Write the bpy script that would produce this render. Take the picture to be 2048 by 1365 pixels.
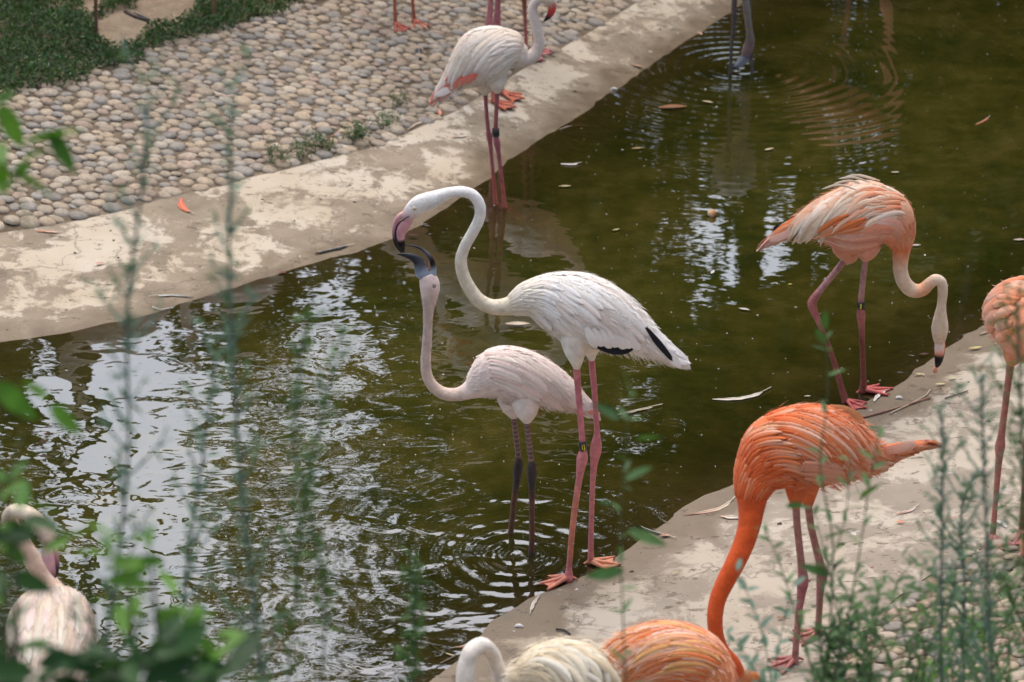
import bpy, math, random
import numpy as np
from mathutils import Vector, Matrix
R = math.radians
random.seed(7); rng = np.random.default_rng(7)
for o in list(bpy.data.objects): bpy.data.objects.remove(o)
SC = bpy.context.scene; COL = SC.collection

# ------------------------------------------------------------------ camera
H, TH, F = 4.0, R(25.0), 4800.0            # metres, pitch, focal length in pixels of a 2048 wide frame
cd = bpy.data.cameras.new('camera'); cam = bpy.data.objects.new('camera', cd); COL.objects.link(cam)
cam.location = (0, 0, H); cam.rotation_euler = (math.pi/2 - TH, 0, 0)
cd.sensor_width = 36.0; cd.lens = F*36/2048; cd.clip_end = 1000; cd.clip_start = 0.05
cd.dof.use_dof = True; cd.dof.focus_distance = 8.15; cd.dof.aperture_fstop = 4.0
SC.camera = cam
# ------------------------------------------------------------------ sky, sun, exposure
SUN_EL, SUN_AZ = R(70), R(-12)              # high, veiled by haze: the light comes from a broad part of the sky
w = bpy.data.worlds.new('World'); SC.world = w; w.use_nodes = True
nt = w.node_tree; bg = nt.nodes['Background']
sky = nt.nodes.new('ShaderNodeTexSky'); sky.sky_type = 'NISHITA'; sky.sun_disc = False
sky.sun_elevation = SUN_EL; sky.sun_rotation = SUN_AZ; sky.air_density = 1.0; sky.dust_density = 4.0; sky.ozone_density = 1.0
nt.links.new(sky.outputs[0], bg.inputs[0]); bg.inputs[1].default_value = 0.15
sd = bpy.data.lights.new('sun', 'SUN'); sun = bpy.data.objects.new('sun', sd); COL.objects.link(sun)
sd.energy = 1.5; sd.angle = R(104); sd.color = (1.0, 0.985, 0.965)
sun.rotation_euler = Vector((-math.sin(SUN_AZ)*math.cos(SUN_EL), -math.cos(SUN_AZ)*math.cos(SUN_EL), -math.sin(SUN_EL))).to_track_quat('-Z', 'Y').to_euler()
vs = SC.view_settings; vs.view_transform = 'Standard'; vs.look = 'None'; vs.gamma = 1; vs.exposure = 0.78; vs.use_curve_mapping = False
SC.render.engine = 'CYCLES'
SC.cycles.transparent_max_bounces = 12; SC.cycles.max_bounces = 6; SC.cycles.diffuse_bounces = 3; SC.cycles.glossy_bounces = 3

# ------------------------------------------------------------------ projection
CT, ST = math.cos(TH), math.sin(TH)
def ray(px, py):
    u, v = px-1024.0, py-682.5
    return np.array([u, F*CT - v*ST, -F*ST - v*CT])
def PY(px, py, Y):                          # point of a pixel's ray at distance Y along the ground
    d = ray(px, py); t = Y/d[1]
    return np.array([d[0]*t, Y, H + d[2]*t])
def PZ(px, py, z):
    d = ray(px, py); t = (z-H)/d[2]
    return np.array([d[0]*t, d[1]*t, z])
def mpp(p):                                 # metres for one pixel at point p
    return (p[1]*CT + (H-p[2])*ST)/F
ES = np.array([.6, .8]); ED = np.array([-.8, .6])
def sd_of(x, y): return x*ES[0]+y*ES[1], x*ED[0]+y*ED[1]
def xy_of(s, d): return s*ES[0]+d*ED[0], s*ES[1]+d*ED[1]

# ------------------------------------------------------------------ terrain: shore curves read off the picture, height from the distance to them
def curve(pix, z):
    q = sorted(sd_of(*PZ(x, y, z)[:2]) for x, y in pix)
    return np.array([a for a, b in q]), np.array([b for a, b in q])
ZF2, ZF3, ZN2 = .10, .34, .09
cF1 = curve([(0,688),(130,668),(290,628),(400,596),(560,546),(700,508),(800,474),(880,424),(960,366),(1060,306),(1120,258),(1210,190),(1290,138),(1400,68),(1480,4)], 0)
cF2 = curve([(0,466),(62,458),(158,441),(255,420),(330,396),(448,372),(516,351),(568,341),(637,322),(755,293),(824,262),(910,224),(972,186),(1047,138),(1100,114),(1134,90),(1185,62),(1271,7)], ZF2)
cF3 = curve([(0,182),(40,168),(160,150),(220,130),(300,98),(390,70),(480,42),(590,5)], ZF3)
cN1 = curve([(2048,622),(1960,655),(1890,700),(1800,765),(1690,828),(1580,900),(1480,962),(1330,1045),(1230,1110),(1130,1165),(1060,1195),(960,1265),(850,1360)], 0)
cN2 = curve([(2015,1082),(1940,1105),(1860,1150),(1793,1196),(1690,1290),(1640,1360)], ZN2)
def ci(c, s): return np.interp(s, c[0], c[1])
def sm(t): t = np.clip(t, 0, 1); return t*t*(3-2*t)
VN = {}
def vnoise(x, y, seed=0):                   # cheap smooth noise
    if seed not in VN:
        r = np.random.default_rng(100+seed); a = r.uniform(0, 6.28, 6); f = r.uniform(.6, 1.6, 6)*2; VN[seed] = (np.cos(a)*f, np.sin(a)*f, r.uniform(0, 6.28, 6))
    cx, cy, ph = VN[seed]; return np.sin(np.multiply.outer(x, cx)+np.multiply.outer(y, cy)+ph).mean(-1)
def shore(s):
    wob = .045*vnoise(s*3, s*0, 3) + .03*vnoise(s*9, s*0, 4) + .016*vnoise(s*23, s*0, 8)
    return ci(cN1, s)+wob, ci(cF1, s)-wob*.8
def height(x, y):
    x = np.asarray(x, float); y = np.asarray(y, float)
    s, d = x*ES[0]+y*ES[1], x*ED[0]+y*ED[1]
    n1, f1 = shore(s); n2, f2, f3 = ci(cN2, s), ci(cF2, s), ci(cF3, s)
    f3 = np.maximum(f3, f2+.5)
    df, dn = d-f1, n1-d
    # basin
    dep = np.minimum(-df, -dn)
    z = -np.minimum(.16*np.maximum(dep, 0), .34)
    # far side
    zf = np.where(d < f2, ZF2*(df/np.maximum(f2-f1, .1)), np.where(d < f3, ZF2+(ZF3-ZF2)*(d-f2)/(f3-f2), ZF3+.12*np.minimum(d-f3, 3)))
    z = np.where(df > 0, zf, z)
    # near side: a bank that climbs to where the photographer stands
    lo = sm((s-3.0)/1.8)
    dd = n2-d
    za = np.interp(dd, [0, .3, .9, 2.2, 2.9, 30], [ZN2, .32, 1.1, 2.1, 2.4, 2.4])
    zb = np.interp(dd, [0, .9, 1.6, 2.4, 3.0, 30], [ZN2, .28, .75, 2.0, 2.35, 2.4])
    zn = np.where(dd < 0, ZN2*dn/np.maximum(n1-n2, .1), za*(1-lo)+zb*lo)
    z = np.where(dn > 0, zn, z)
    # the pond's two ends
    e = np.maximum(sm((s-16.5)/2.0), sm((1.2-s)/1.6))
    return np.where((df < 0) & (dn < 0), z*(1-e)+.35*e, z)
def hz(x, y): return float(height(x, y))
def ground(px, py, water=False):            # where a pixel's ray meets the terrain (or the water)
    d = ray(px, py); a, b = .2, 30/ d[1]*1.0
    ts = np.linspace(3.0/d[1], 26.0/d[1], 900)
    zz = H+d[2]*ts - (np.maximum(height(d[0]*ts, d[1]*ts), 0) if water else height(d[0]*ts, d[1]*ts))
    k = int(np.argmax(zz < 0))
    if zz[k] >= 0: k = len(ts)-1
    t0, t1 = ts[max(k-1, 0)], ts[k]
    f = zz[max(k-1, 0)]/(zz[max(k-1, 0)]-zz[k]+1e-9); t = t0+(t1-t0)*f
    p = d*t; return np.array([p[0], p[1], H+p[2]])

# ------------------------------------------------------------------ helpers
def tag(o, label=None, cat=None, group=None, kind=None):
    if label: o['label'] = label
    if cat: o['category'] = cat
    if group: o['group'] = group
    if kind: o['kind'] = kind
    return o
def empty(name, loc=(0, 0, 0)):
    o = bpy.data.objects.new(name, None); COL.objects.link(o); o.location = tuple(loc); o.empty_display_size = .1
    return o
class MB:
    def __init__(s): s.v = []; s.f = []; s.c = []; s.u = []; s.m = []
    def add(s, v, f, c, u=None, m=0):
        o = len(s.v); v = [tuple(map(float, p)) for p in v]
        s.v += v
        if not isinstance(c, (list, np.ndarray)) or np.ndim(c) == 1: c = [c]*len(v)
        s.c += [tuple(map(float, q[:3])) for q in c]
        s.u += [tuple(map(float, q)) for q in u] if u is not None else [(0., 0., 0.)]*len(v)
        s.f += [tuple(i+o for i in q) for q in f]; s.m += [m]*len(f)
    def mesh(s, name, mats, smooth=True, origin=None):
        me = bpy.data.meshes.new(name)
        v = s.v if origin is None else [(a[0]-origin[0], a[1]-origin[1], a[2]-origin[2]) for a in s.v]
        me.from_pydata(v, [], s.f)
        a = me.attributes.new('Col', 'FLOAT_COLOR', 'POINT')
        a.data.foreach_set('color', np.array([(q[0], q[1], q[2], 1) for q in s.c], np.float32).ravel())
        a = me.attributes.new('fuv', 'FLOAT_VECTOR', 'POINT')
        a.data.foreach_set('vector', np.array(s.u, np.float32).ravel())
        for m in (mats if isinstance(mats, (list, tuple)) else [mats]): me.materials.append(m)
        me.polygons.foreach_set('material_index', np.array(s.m, np.int32))
        me.polygons.foreach_set('use_smooth', np.full(len(s.f), smooth))
        me.update(); return me
    def build(s, name, mats, parent=None, smooth=True):
        """the object's origin sits at the parent's place; vertices are given in world coordinates"""
        org = wpos(parent) if parent else None
        o = bpy.data.objects.new(name, s.mesh(name, mats, smooth, org)); COL.objects.link(o)
        if parent: o.parent = parent
        return o
def wpos(o):
    p = Vector((0, 0, 0))
    while o: p = p + o.location; o = o.parent
    return p
def nrm(v):
    v = np.asarray(v, float); n = np.linalg.norm(v, axis=-1, keepdims=True); return v/np.maximum(n, 1e-9)
def spline(K, n):                           # Hermite through rows of K, chord-length parameter of the first 3 columns; returns rows and fractional key index
    K = np.asarray(K, float); N = len(K)
    t = np.concatenate([[0], np.cumsum(np.maximum(np.linalg.norm(np.diff(K[:, :3], axis=0), axis=1), 1e-5))])
    m = np.zeros_like(K)
    for i in range(N):
        a, b = max(i-1, 0), min(i+1, N-1); m[i] = (K[b]-K[a])/(t[b]-t[a])
    q = np.linspace(0, t[-1], n); i = np.clip(np.searchsorted(t, q, side='right')-1, 0, N-2)
    h = (t[i+1]-t[i]); x = ((q-t[i])/h)[:, None]; h = h[:, None]
    r = (2*x**3-3*x**2+1)*K[i]+(x**3-2*x**2+x)*h*m[i]+(-2*x**3+3*x**2)*K[i+1]+(x**3-x**2)*h*m[i+1]
    return r, i+x[:, 0]
def lerp(a, b, t): return np.asarray(a, float)*(1-t)+np.asarray(b, float)*t

# ------------------------------------------------------------------ materials
def mat(name):
    m = bpy.data.materials.new(name); m.use_nodes = True
    nt = m.node_tree; b = nt.nodes['Principled BSDF']; return m, nt, b
def N(nt, t, **k):
    n = nt.nodes.new(t)
    for a, b in k.items():
        if a.startswith('i_'):
            key = a[2:]; key = int(key) if key.isdigit() else key.replace('_', ' ')
            n.inputs[key].default_value = b
        else: setattr(n, a, b)
    return n
def noise(nt, vec, scale, detail=4, rough=.55, dist=0.):
    n = N(nt, 'ShaderNodeTexNoise'); n.inputs['Scale'].default_value = scale; n.inputs['Detail'].default_value = detail
    n.inputs['Roughness'].default_value = rough; n.inputs['Distortion'].default_value = dist
    if vec is not None: nt.links.new(vec, n.inputs['Vector'])
    return n.outputs[0]
def ramp(nt, fac, stops):
    r = N(nt, 'ShaderNodeValToRGB'); e = r.color_ramp.elements
    while len(e) < len(stops): e.new(.5)
    for q, (p, c) in zip(e, stops):
        q.position = p; q.color = (*c, 1) if not np.isscalar(c) else (c, c, c, 1)
    nt.links.new(fac, r.inputs[0]); return r.outputs[0]
def mixc(nt, fac, a, b, mode='MIX'):
    m = N(nt, 'ShaderNodeMix', data_type='RGBA', blend_type=mode)
    for s, v in ((0, fac), (6, a), (7, b)):
        if isinstance(v, bpy.types.NodeSocket): nt.links.new(v, m.inputs[s])
        elif np.isscalar(v): m.inputs[s].default_value = v
        else: m.inputs[s].default_value = (*v, 1)
    return m.outputs[2]
def mth(nt, op, a, b=None, c=None):
    m = N(nt, 'ShaderNodeMath', operation=op)
    for i, v in enumerate((a, b, c)):
        if v is None: continue
        if isinstance(v, bpy.types.NodeSocket): nt.links.new(v, m.inputs[i])
        else: m.inputs[i].default_value = v
    return m.outputs[0]
def attr(nt, name): return N(nt, 'ShaderNodeAttribute', attribute_name=name)
def bump(nt, h, b, strength=.5, dist=.01):
    n = N(nt, 'ShaderNodeBump'); n.inputs['Strength'].default_value = strength; n.inputs['Distance'].default_value = dist
    nt.links.new(h, n.inputs['Height']); nt.links.new(n.outputs[0], b.inputs['Normal']); return n
def geo(nt): return N(nt, 'ShaderNodeNewGeometry').outputs['Position']

def m_plumage():
    m, nt, b = mat('plumage'); P = geo(nt); c = attr(nt, 'Col').outputs['Color']
    n1 = noise(nt, P, 38, 5, .6); n2 = noise(nt, P, 260, 2)
    v = N(nt, 'ShaderNodeTexVoronoi'); v.inputs['Scale'].default_value = 95; nt.links.new(P, v.inputs['Vector'])
    cc = mixc(nt, 1.0, c, ramp(nt, n1, [(.3, (.80, .79, .77)), (.7, (1.06, 1.06, 1.06))]), 'MULTIPLY')
    nt.links.new(cc, b.inputs['Base Color']); b.inputs['Roughness'].default_value = .78
    b.inputs['Specular IOR Level'].default_value = .18; b.inputs['Sheen Weight'].default_value = .12
    b.inputs['Subsurface Weight'].default_value = .0
    h = mth(nt, 'ADD', mth(nt, 'MULTIPLY', v.outputs[0], .6), mth(nt, 'ADD', n1, mth(nt, 'MULTIPLY', n2, .4)))
    bump(nt, h, b, .4, .0035); return m
def m_feather():
    m, nt, b = mat('feather_vane'); a = attr(nt, 'fuv').outputs['Vector']; c = attr(nt, 'Col').outputs['Color']
    sp = N(nt, 'ShaderNodeSeparateXYZ'); nt.links.new(a, sp.inputs[0])
    # barbs run obliquely from the shaft: v + |u|
    ab = mth(nt, 'ABSOLUTE', sp.outputs[0])
    cb = N(nt, 'ShaderNodeCombineXYZ')
    nt.links.new(mth(nt, 'MULTIPLY', mth(nt, 'SUBTRACT', sp.outputs[1], mth(nt, 'MULTIPLY', ab, .35)), 26.), cb.inputs[0])
    nt.links.new(mth(nt, 'MULTIPLY', sp.outputs[0], 3.2), cb.inputs[1]); nt.links.new(sp.outputs[2], cb.inputs[2])
    n = noise(nt, cb.outputs[0], 1.6, 3, .6)
    cc = mixc(nt, 1.0, c, ramp(nt, n, [(.3, (.82, .81, .80)), (.65, (1.07, 1.07, 1.07))]), 'MULTIPLY')
    nt.links.new(cc, b.inputs['Base Color']); b.inputs['Roughness'].default_value = .7; b.inputs['Specular IOR Level'].default_value = .2
    b.inputs['Sheen Weight'].default_value = .1
    bump(nt, n, b, .35, .004); return m
def m_skin():
    m, nt, b = mat('leg_skin'); P = geo(nt); c = attr(nt, 'Col').outputs['Color']
    n1 = noise(nt, P, 45, 4); sp = N(nt, 'ShaderNodeSeparateXYZ'); nt.links.new(P, sp.inputs[0])
    wv = mth(nt, 'SINE', mth(nt, 'ADD', mth(nt, 'MULTIPLY', sp.outputs[2], 520.), mth(nt, 'MULTIPLY', n1, 5.)))
    cc = mixc(nt, 1.0, c, ramp(nt, n1, [(.3, (.62, .6, .58)), (.7, (1.1, 1.08, 1.06))]), 'MULTIPLY')
    nt.links.new(cc, b.inputs['Base Color']); b.inputs['Roughness'].default_value = .5
    bump(nt, mth(nt, 'ADD', mth(nt, 'MULTIPLY', wv, .25), n1), b, .4, .003); return m
def m_col(name, rough=.5, spec=.5, nscale=60, nb=.2, lo=.75, hi=1.1, trans=0.):
    m, nt, b = mat(name); P = geo(nt); c = attr(nt, 'Col').outputs['Color']; n1 = noise(nt, P, nscale, 4)
    cc = mixc(nt, 1.0, c, ramp(nt, n1, [(.3, (lo, lo, lo)), (.7, (hi, hi, hi))]), 'MULTIPLY')
    nt.links.new(cc, b.inputs['Base Color']); b.inputs['Roughness'].default_value = rough; b.inputs['Specular IOR Level'].default_value = spec
    if nb: bump(nt, n1, b, nb, .006)
    if trans:
        t = N(nt, 'ShaderNodeBsdfTranslucent'); nt.links.new(mixc(nt, 1., cc, (.95, 1.05, .45), 'MULTIPLY'), t.inputs[0])
        x = N(nt, 'ShaderNodeMixShader'); x.inputs[0].default_value = trans
        nt.links.new(b.outputs[0], x.inputs[1]); nt.links.new(t.outputs[0], x.inputs[2])
        nt.links.new(x.outputs[0], nt.nodes['Material Output'].inputs[0])
    return m
M_PL, M_FE, M_SK = m_plumage(), m_feather(), m_skin()
M_BEAK = m_col('beak_horn', .5, .3, 80, .1, .85, 1.08)
M_EYE = m_col('eye_gloss', .1, .6, 300, 0, .95, 1.05)
M_BAND = m_col('band_plastic', .4, .5, 200, 0, .9, 1.1)
M_PEB = m_col('river_pebble', .75, .25, 55, .25, .74, 1.16)
M_LEAF = m_col('leaf_green', .5, .35, 40, .15, .7, 1.2, .35)
M_STEM = m_col('stem', .7, .3, 90, .3)
M_BARK = m_col('bark', .85, .2, 14, .8, .55, 1.2)
M_LIT = m_col('litter', .75, .2, 90, .2, .7, 1.1)

def m_concrete():
    m, nt, b = mat('pond_concrete'); P = geo(nt); A = attr(nt, 'shore').outputs['Vector']
    sp = N(nt, 'ShaderNodeSeparateXYZ'); nt.links.new(A, sp.inputs[0]); dist, side = sp.outputs[0], sp.outputs[1]
    big = noise(nt, P, 1.5, 4, .6, .4); mid = noise(nt, P, 4.2, 7, .66, .6); fine = noise(nt, P, 26, 5, .65, .3); grit = noise(nt, P, 190, 3)
    # pale scaling skin over the stained brown coat beneath it
    k = mth(nt, 'ADD', mth(nt, 'MULTIPLY', mid, .62), mth(nt, 'ADD', mth(nt, 'MULTIPLY', big, .34), mth(nt, 'MULTIPLY', fine, .16)))
    wetd = mth(nt, 'SUBTRACT', k, mth(nt, 'MULTIPLY', mth(nt, 'MAXIMUM', mth(nt, 'SUBTRACT', .22, dist), 0.), .75))
    skin = ramp(nt, wetd, [(.53, 0.), (.575, 1.)])
    pale = ramp(nt, noise(nt, P, 2.6, 5), [(.3, (.43, .345, .24)), (.55, (.50, .425, .32)), (.75, (.535, .475, .385))])
    dark = ramp(nt, noise(nt, P, 7, 5), [(.3, (.20, .155, .105)), (.7, (.305, .245, .172))])
    c = mixc(nt, skin, dark, pale)
    c = mixc(nt, side, c, mixc(nt, .42, c, (.305, .272, .23)))
    # small dark flecks of droppings and dirt
    sc = N(nt, 'ShaderNodeMapping'); sc.inputs['Scale'].default_value = (14, 26, 20); nt.links.new(P, sc.inputs[0])
    fl = ramp(nt, noise(nt, sc.outputs[0], 1., 4, .7), [(.60, 0.), (.66, .8)])
    c = mixc(nt, fl, c, (.105, .08, .055))
    wh = ramp(nt, noise(nt, P, 17, 3, .6, 1.), [(.70, 0.), (.74, .55)])
    c = mixc(nt, wh, c, (.66, .64, .60))
    # hairline cracks
    vo = N(nt, 'ShaderNodeTexVoronoi', feature='DISTANCE_TO_EDGE'); vo.inputs['Scale'].default_value = .75
    ad = N(nt, 'ShaderNodeVectorMath', operation='ADD'); nt.links.new(P, ad.inputs[0])
    nz = N(nt, 'ShaderNodeTexNoise'); nz.inputs['Scale'].default_value = 5; nz.inputs['Detail'].default_value = 6; nt.links.new(P, nz.inputs[0])
    scv = N(nt, 'ShaderNodeVectorMath', operation='SCALE'); scv.inputs[3].default_value = .5; nt.links.new(nz.outputs[1], scv.inputs[0]); nt.links.new(scv.outputs[0], ad.inputs[1])
    nt.links.new(ad.outputs[0], vo.inputs['Vector'])
    cr = ramp(nt, vo.outputs[0], [(.0, .6), (.0055, 0.)])
    c = mixc(nt, cr, c, (.10, .08, .06))
    # algae below the water line, damp band above it
    alg = ramp(nt, mth(nt, 'ADD', dist, mth(nt, 'MULTIPLY', mth(nt, 'SUBTRACT', mid, .5), .10)), [(0., 1.), (.025, 0.)])
    under = N(nt, 'ShaderNodeMapRange'); nt.links.new(dist, under.inputs[0]); under.inputs[1].default_value = -.45; under.inputs[2].default_value = .02; under.inputs[3].default_value = 1; under.inputs[4].default_value = 0
    c = mixc(nt, under.outputs[0], c, ramp(nt, mid, [(.35, (.06, .055, .014)), (.65, (.13, .11, .035))]))
    damp = N(nt, 'ShaderNodeMapRange', interpolation_type='SMOOTHSTEP')
    nt.links.new(mth(nt, 'ADD', mth(nt, 'SUBTRACT', dist, mth(nt, 'MULTIPLY', side, .10)), mth(nt, 'MULTIPLY', mth(nt, 'SUBTRACT', mid, .5), .55)), damp.inputs[0])
    damp.inputs[1].default_value = .02; damp.inputs[2].default_value = .17; damp.inputs[3].default_value = 1; damp.inputs[4].default_value = 0
    c = mixc(nt, damp.outputs[0], c, mixc(nt, 1., c, (.66, .61, .54), 'MULTIPLY'))
    nt.links.new(c, b.inputs['Base Color'])
    rr = N(nt, 'ShaderNodeMapRange'); nt.links.new(damp.outputs[0], rr.inputs[0]); rr.inputs[3].default_value = .85; rr.inputs[4].default_value = .42
    nt.links.new(rr.outputs[0], b.inputs['Roughness']); b.inputs['Specular IOR Level'].default_value = .3
    h = mth(nt, 'ADD', mth(nt, 'MULTIPLY', skin, .5), mth(nt, 'ADD', mth(nt, 'MULTIPLY', grit, .35), mth(nt, 'MULTIPLY', fine, .8)))
    bump(nt, h, b, .5, .006); return m
def m_earth(name, a, b_, c_):
    m, nt, b = mat(name); P = geo(nt)
    n1, n2, n3 = noise(nt, P, 1.7, 5), noise(nt, P, 14, 6, .65), noise(nt, P, 90, 4)
    c = ramp(nt, mth(nt, 'ADD', mth(nt, 'MULTIPLY', n1, .5), mth(nt, 'MULTIPLY', n2, .5)), [(.35, a), (.5, b_), (.65, c_)])
    c = mixc(nt, 1., c, ramp(nt, n3, [(.3, (.75, .75, .75)), (.7, (1.12, 1.12, 1.12))]), 'MULTIPLY')
    nt.links.new(c, b.inputs['Base Color']); b.inputs['Roughness'].default_value = .95; b.inputs['Specular IOR Level'].default_value = .15
    bump(nt, mth(nt, 'ADD', n2, mth(nt, 'MULTIPLY', n3, .5)), b, .7, .02); return m
RING1 = PZ(1478, 133, 0); RING2 = PZ(1032, 1112, 0); RING3 = PZ(700, 1120, 0)
def m_water():
    m, nt, b = mat('pond_water'); nt.nodes.remove(b); P = geo(nt)
    sp = N(nt, 'ShaderNodeSeparateXYZ'); nt.links.new(P, sp.inputs[0])
    def ring(c, wl, amp, fall, r0=0.):
        dx = mth(nt, 'SUBTRACT', sp.outputs[0], float(c[0])); dy = mth(nt, 'SUBTRACT', sp.outputs[1], float(c[1]))
        r = mth(nt, 'SQRT', mth(nt, 'ADD', mth(nt, 'MULTIPLY', dx, dx), mth(nt, 'MULTIPLY', dy, dy)))
        wob = mth(nt, 'ADD', r, mth(nt, 'MULTIPLY', noise(nt, P, 1.6, 2), .10))
        return mth(nt, 'MULTIPLY', mth(nt, 'SINE', mth(nt, 'MULTIPLY', wob, 2*math.pi/wl)), mth(nt, 'MULTIPLY', mth(nt, 'EXPONENT', mth(nt, 'MULTIPLY', r, -1/fall)), amp)), r
    r1, _ = ring(RING1, .085, .0019, .62); r2, _ = ring(RING2, .07, .0013, .30); r3, _ = ring(RING3, .055, .00005, .2)
    # where the water is stirred: broad patch on the left, calmer to the right and far
    dx = mth(nt, 'SUBTRACT', sp.outputs[0], -.75); dy = mth(nt, 'SUBTRACT', sp.outputs[1], 7.0)
    rr = mth(nt, 'SQRT', mth(nt, 'ADD', mth(nt, 'MULTIPLY', dx, dx), mth(nt, 'MULTIPLY', mth(nt, 'MULTIPLY', dy, dy), .7)))
    mr = N(nt, 'ShaderNodeMapRange', interpolation_type='SMOOTHSTEP'); nt.links.new(rr, mr.inputs[0])
    mr.inputs[1].default_value = .3; mr.inputs[2].default_value = 1.9; mr.inputs[3].default_value = 1.; mr.inputs[4].default_value = .12
    mp = N(nt, 'ShaderNodeMapping'); mp.inputs['Rotation'].default_value = (0, 0, .35); mp.inputs['Scale'].default_value = (1., 1.5, 1.); nt.links.new(P, mp.inputs[0])
    w1 = noise(nt, mp.outputs[0], 2.6, 1, .4, .5); w2 = noise(nt, mp.outputs[0], 7.5, 1, .4, .6); w3 = noise(nt, mp.outputs[0], 20., 1, .4, .3)
    wv = mth(nt, 'MULTIPLY', mr.outputs[0], mth(nt, 'ADD', mth(nt, 'MULTIPLY', w1, .016), mth(nt, 'ADD', mth(nt, 'MULTIPLY', w2, .0048), mth(nt, 'MULTIPLY', w3, .0008))))
    h = mth(nt, 'ADD', wv, mth(nt, 'ADD', r1, mth(nt, 'ADD', r2, r3)))
    bp = N(nt, 'ShaderNodeBump'); bp.inputs['Strength'].default_value = 1.; bp.inputs['Distance'].default_value = 1.; nt.links.new(h, bp.inputs['Height'])
    # suspended silt: the deeper the water the less of the bed shows
    dep = N(nt, 'ShaderNodeSeparateXYZ'); nt.links.new(attr(nt, 'shore').outputs['Vector'], dep.inputs[0])
    op = mth(nt, 'SUBTRACT', 1., mth(nt, 'EXPONENT', mth(nt, 'MULTIPLY', dep.outputs[2], -15.)))
    op = mth(nt, 'MINIMUM', mth(nt, 'ADD', mth(nt, 'MULTIPLY', op, .88), .10), .95)
    silt = ramp(nt, mth(nt, 'ADD', mth(nt, 'MULTIPLY', noise(nt, P, 1.6, 6, .65, .5), .6), mth(nt, 'MULTIPLY', noise(nt, P, 9, 5, .7), .4)), [(.38, (.020, .023, .003)), (.5, (.040, .036, .0055)), (.62, (.070, .056, .012))])
    df = N(nt, 'ShaderNodeBsdfDiffuse'); nt.links.new(silt, df.inputs[0])
    tr = N(nt, 'ShaderNodeBsdfTransparent'); tr.inputs[0].default_value = (.80, .77, .55, 1)
    body = N(nt, 'ShaderNodeMixShader'); nt.links.new(op, body.inputs[0]); nt.links.new(tr.outputs[0], body.inputs[1]); nt.links.new(df.outputs[0], body.inputs[2])
    gl = N(nt, 'ShaderNodeBsdfGlossy'); gl.inputs['Roughness'].default_value = .015; nt.links.new(bp.outputs[0], gl.inputs['Normal'])
    fr = N(nt, 'ShaderNodeFresnel'); fr.inputs[0].default_value = 2.5; nt.links.new(bp.outputs[0], fr.inputs['Normal'])
    mx = N(nt, 'ShaderNodeMixShader'); nt.links.new(fr.outputs[0], mx.inputs[0]); nt.links.new(body.outputs[0], mx.inputs[1]); nt.links.new(gl.outputs[0], mx.inputs[2])
    nt.links.new(mx.outputs[0], nt.nodes['Material Output'].inputs[0]); return m
M_CON = m_concrete(); M_WAT = m_water()
M_MORT = m_earth('sandy_mortar', (.13, .095, .06), (.19, .145, .098), (.27, .21, .145))
M_SOIL = m_earth('dry_soil', (.20, .145, .09), (.28, .21, .14), (.36, .28, .19))
M_BANK = m_earth('dark_soil', (.07, .06, .035), (.11, .09, .055), (.16, .13, .085))

# ------------------------------------------------------------------ setting: sheets between the curves
def sheet(name, s, lo, hi, nd, material, kind='structure', zoff=0., zfun=None, rough=0., dvals=None):
    tt = np.linspace(0, 1, nd) if dvals is None else np.array(dvals); nd = len(tt)
    S = np.repeat(s[:, None], nd, 1); D = lo(s)[:, None]*(1-tt)+hi(s)[:, None]*tt
    x, y = S*ES[0]+D*ED[0], S*ES[1]+D*ED[1]
    z = (height(x, y) if zfun is None else zfun(x, y))+zoff
    if rough: z = z+rough*vnoise(x*5, y*5, 9)
    n1, f1 = shore(S); dist = np.maximum(n1-D, D-f1); side = (D < (n1+f1)/2)*1.0
    V = np.stack([x, y, z], -1).reshape(-1, 3); ns = len(s)
    i = np.arange(ns*nd).reshape(ns, nd)
    fc = np.stack([i[:-1, :-1], i[:-1, 1:], i[1:, 1:], i[1:, :-1]], -1).reshape(-1, 4)[:, ::-1]
    me = bpy.data.meshes.new(name); me.from_pydata(V.tolist(), [], fc.tolist())
    a = me.attributes.new('shore', 'FLOAT_VECTOR', 'POINT')
    dp = np.maximum(-height(x, y), 0)
    a.data.foreach_set('vector', np.stack([dist, side, dp], -1).reshape(-1).astype(np.float32))
    me.polygons.foreach_set('use_smooth', np.ones(len(fc), bool)); me.materials.append(material)
    o = bpy.data.objects.new(name, me); COL.objects.link(o); o['kind'] = kind; me.update()
    if me.polygons[0].normal.z < 0: me.flip_normals()
    return o
S1 = np.concatenate([np.linspace(-90, 0, 12)[:-1], np.linspace(0, 15, 260), np.linspace(15, 22, 30)[1:], np.linspace(22, 110, 12)[1:]])
N2 = lambda s: ci(cN2, s); F2 = lambda s: ci(cF2, s); F3 = lambda s: np.maximum(ci(cF3, s), ci(cF2, s)+.5)
NP = lambda s: ci(cN2, s)-1.3
sheet('pond_basin', S1, N2, F2, 150, M_CON)
far_bank = sheet('pebble_bank', S1, F2, F3, 16, M_MORT, zoff=-.004)
near_bank = sheet('pebble_bank', S1, NP, N2, 20, M_MORT, zoff=-.004)
gs = np.concatenate([np.linspace(0, .03, 24), np.geomspace(.035, 1, 20)])
sheet('ground', S1, F3, lambda s: F3(s)+160, 0, M_SOIL, dvals=gs, rough=.012)
sheet('ground', S1, lambda s: NP(s)-160, NP, 0, M_BANK, dvals=1-gs[::-1], rough=.015)
SW = np.linspace(-1, 19, 260)
sheet('pond_water', SW, lambda s: ci(cN1, s)-.5, lambda s: ci(cF1, s)+.5, 90, M_WAT, zfun=lambda x, y: np.zeros_like(x))
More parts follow.
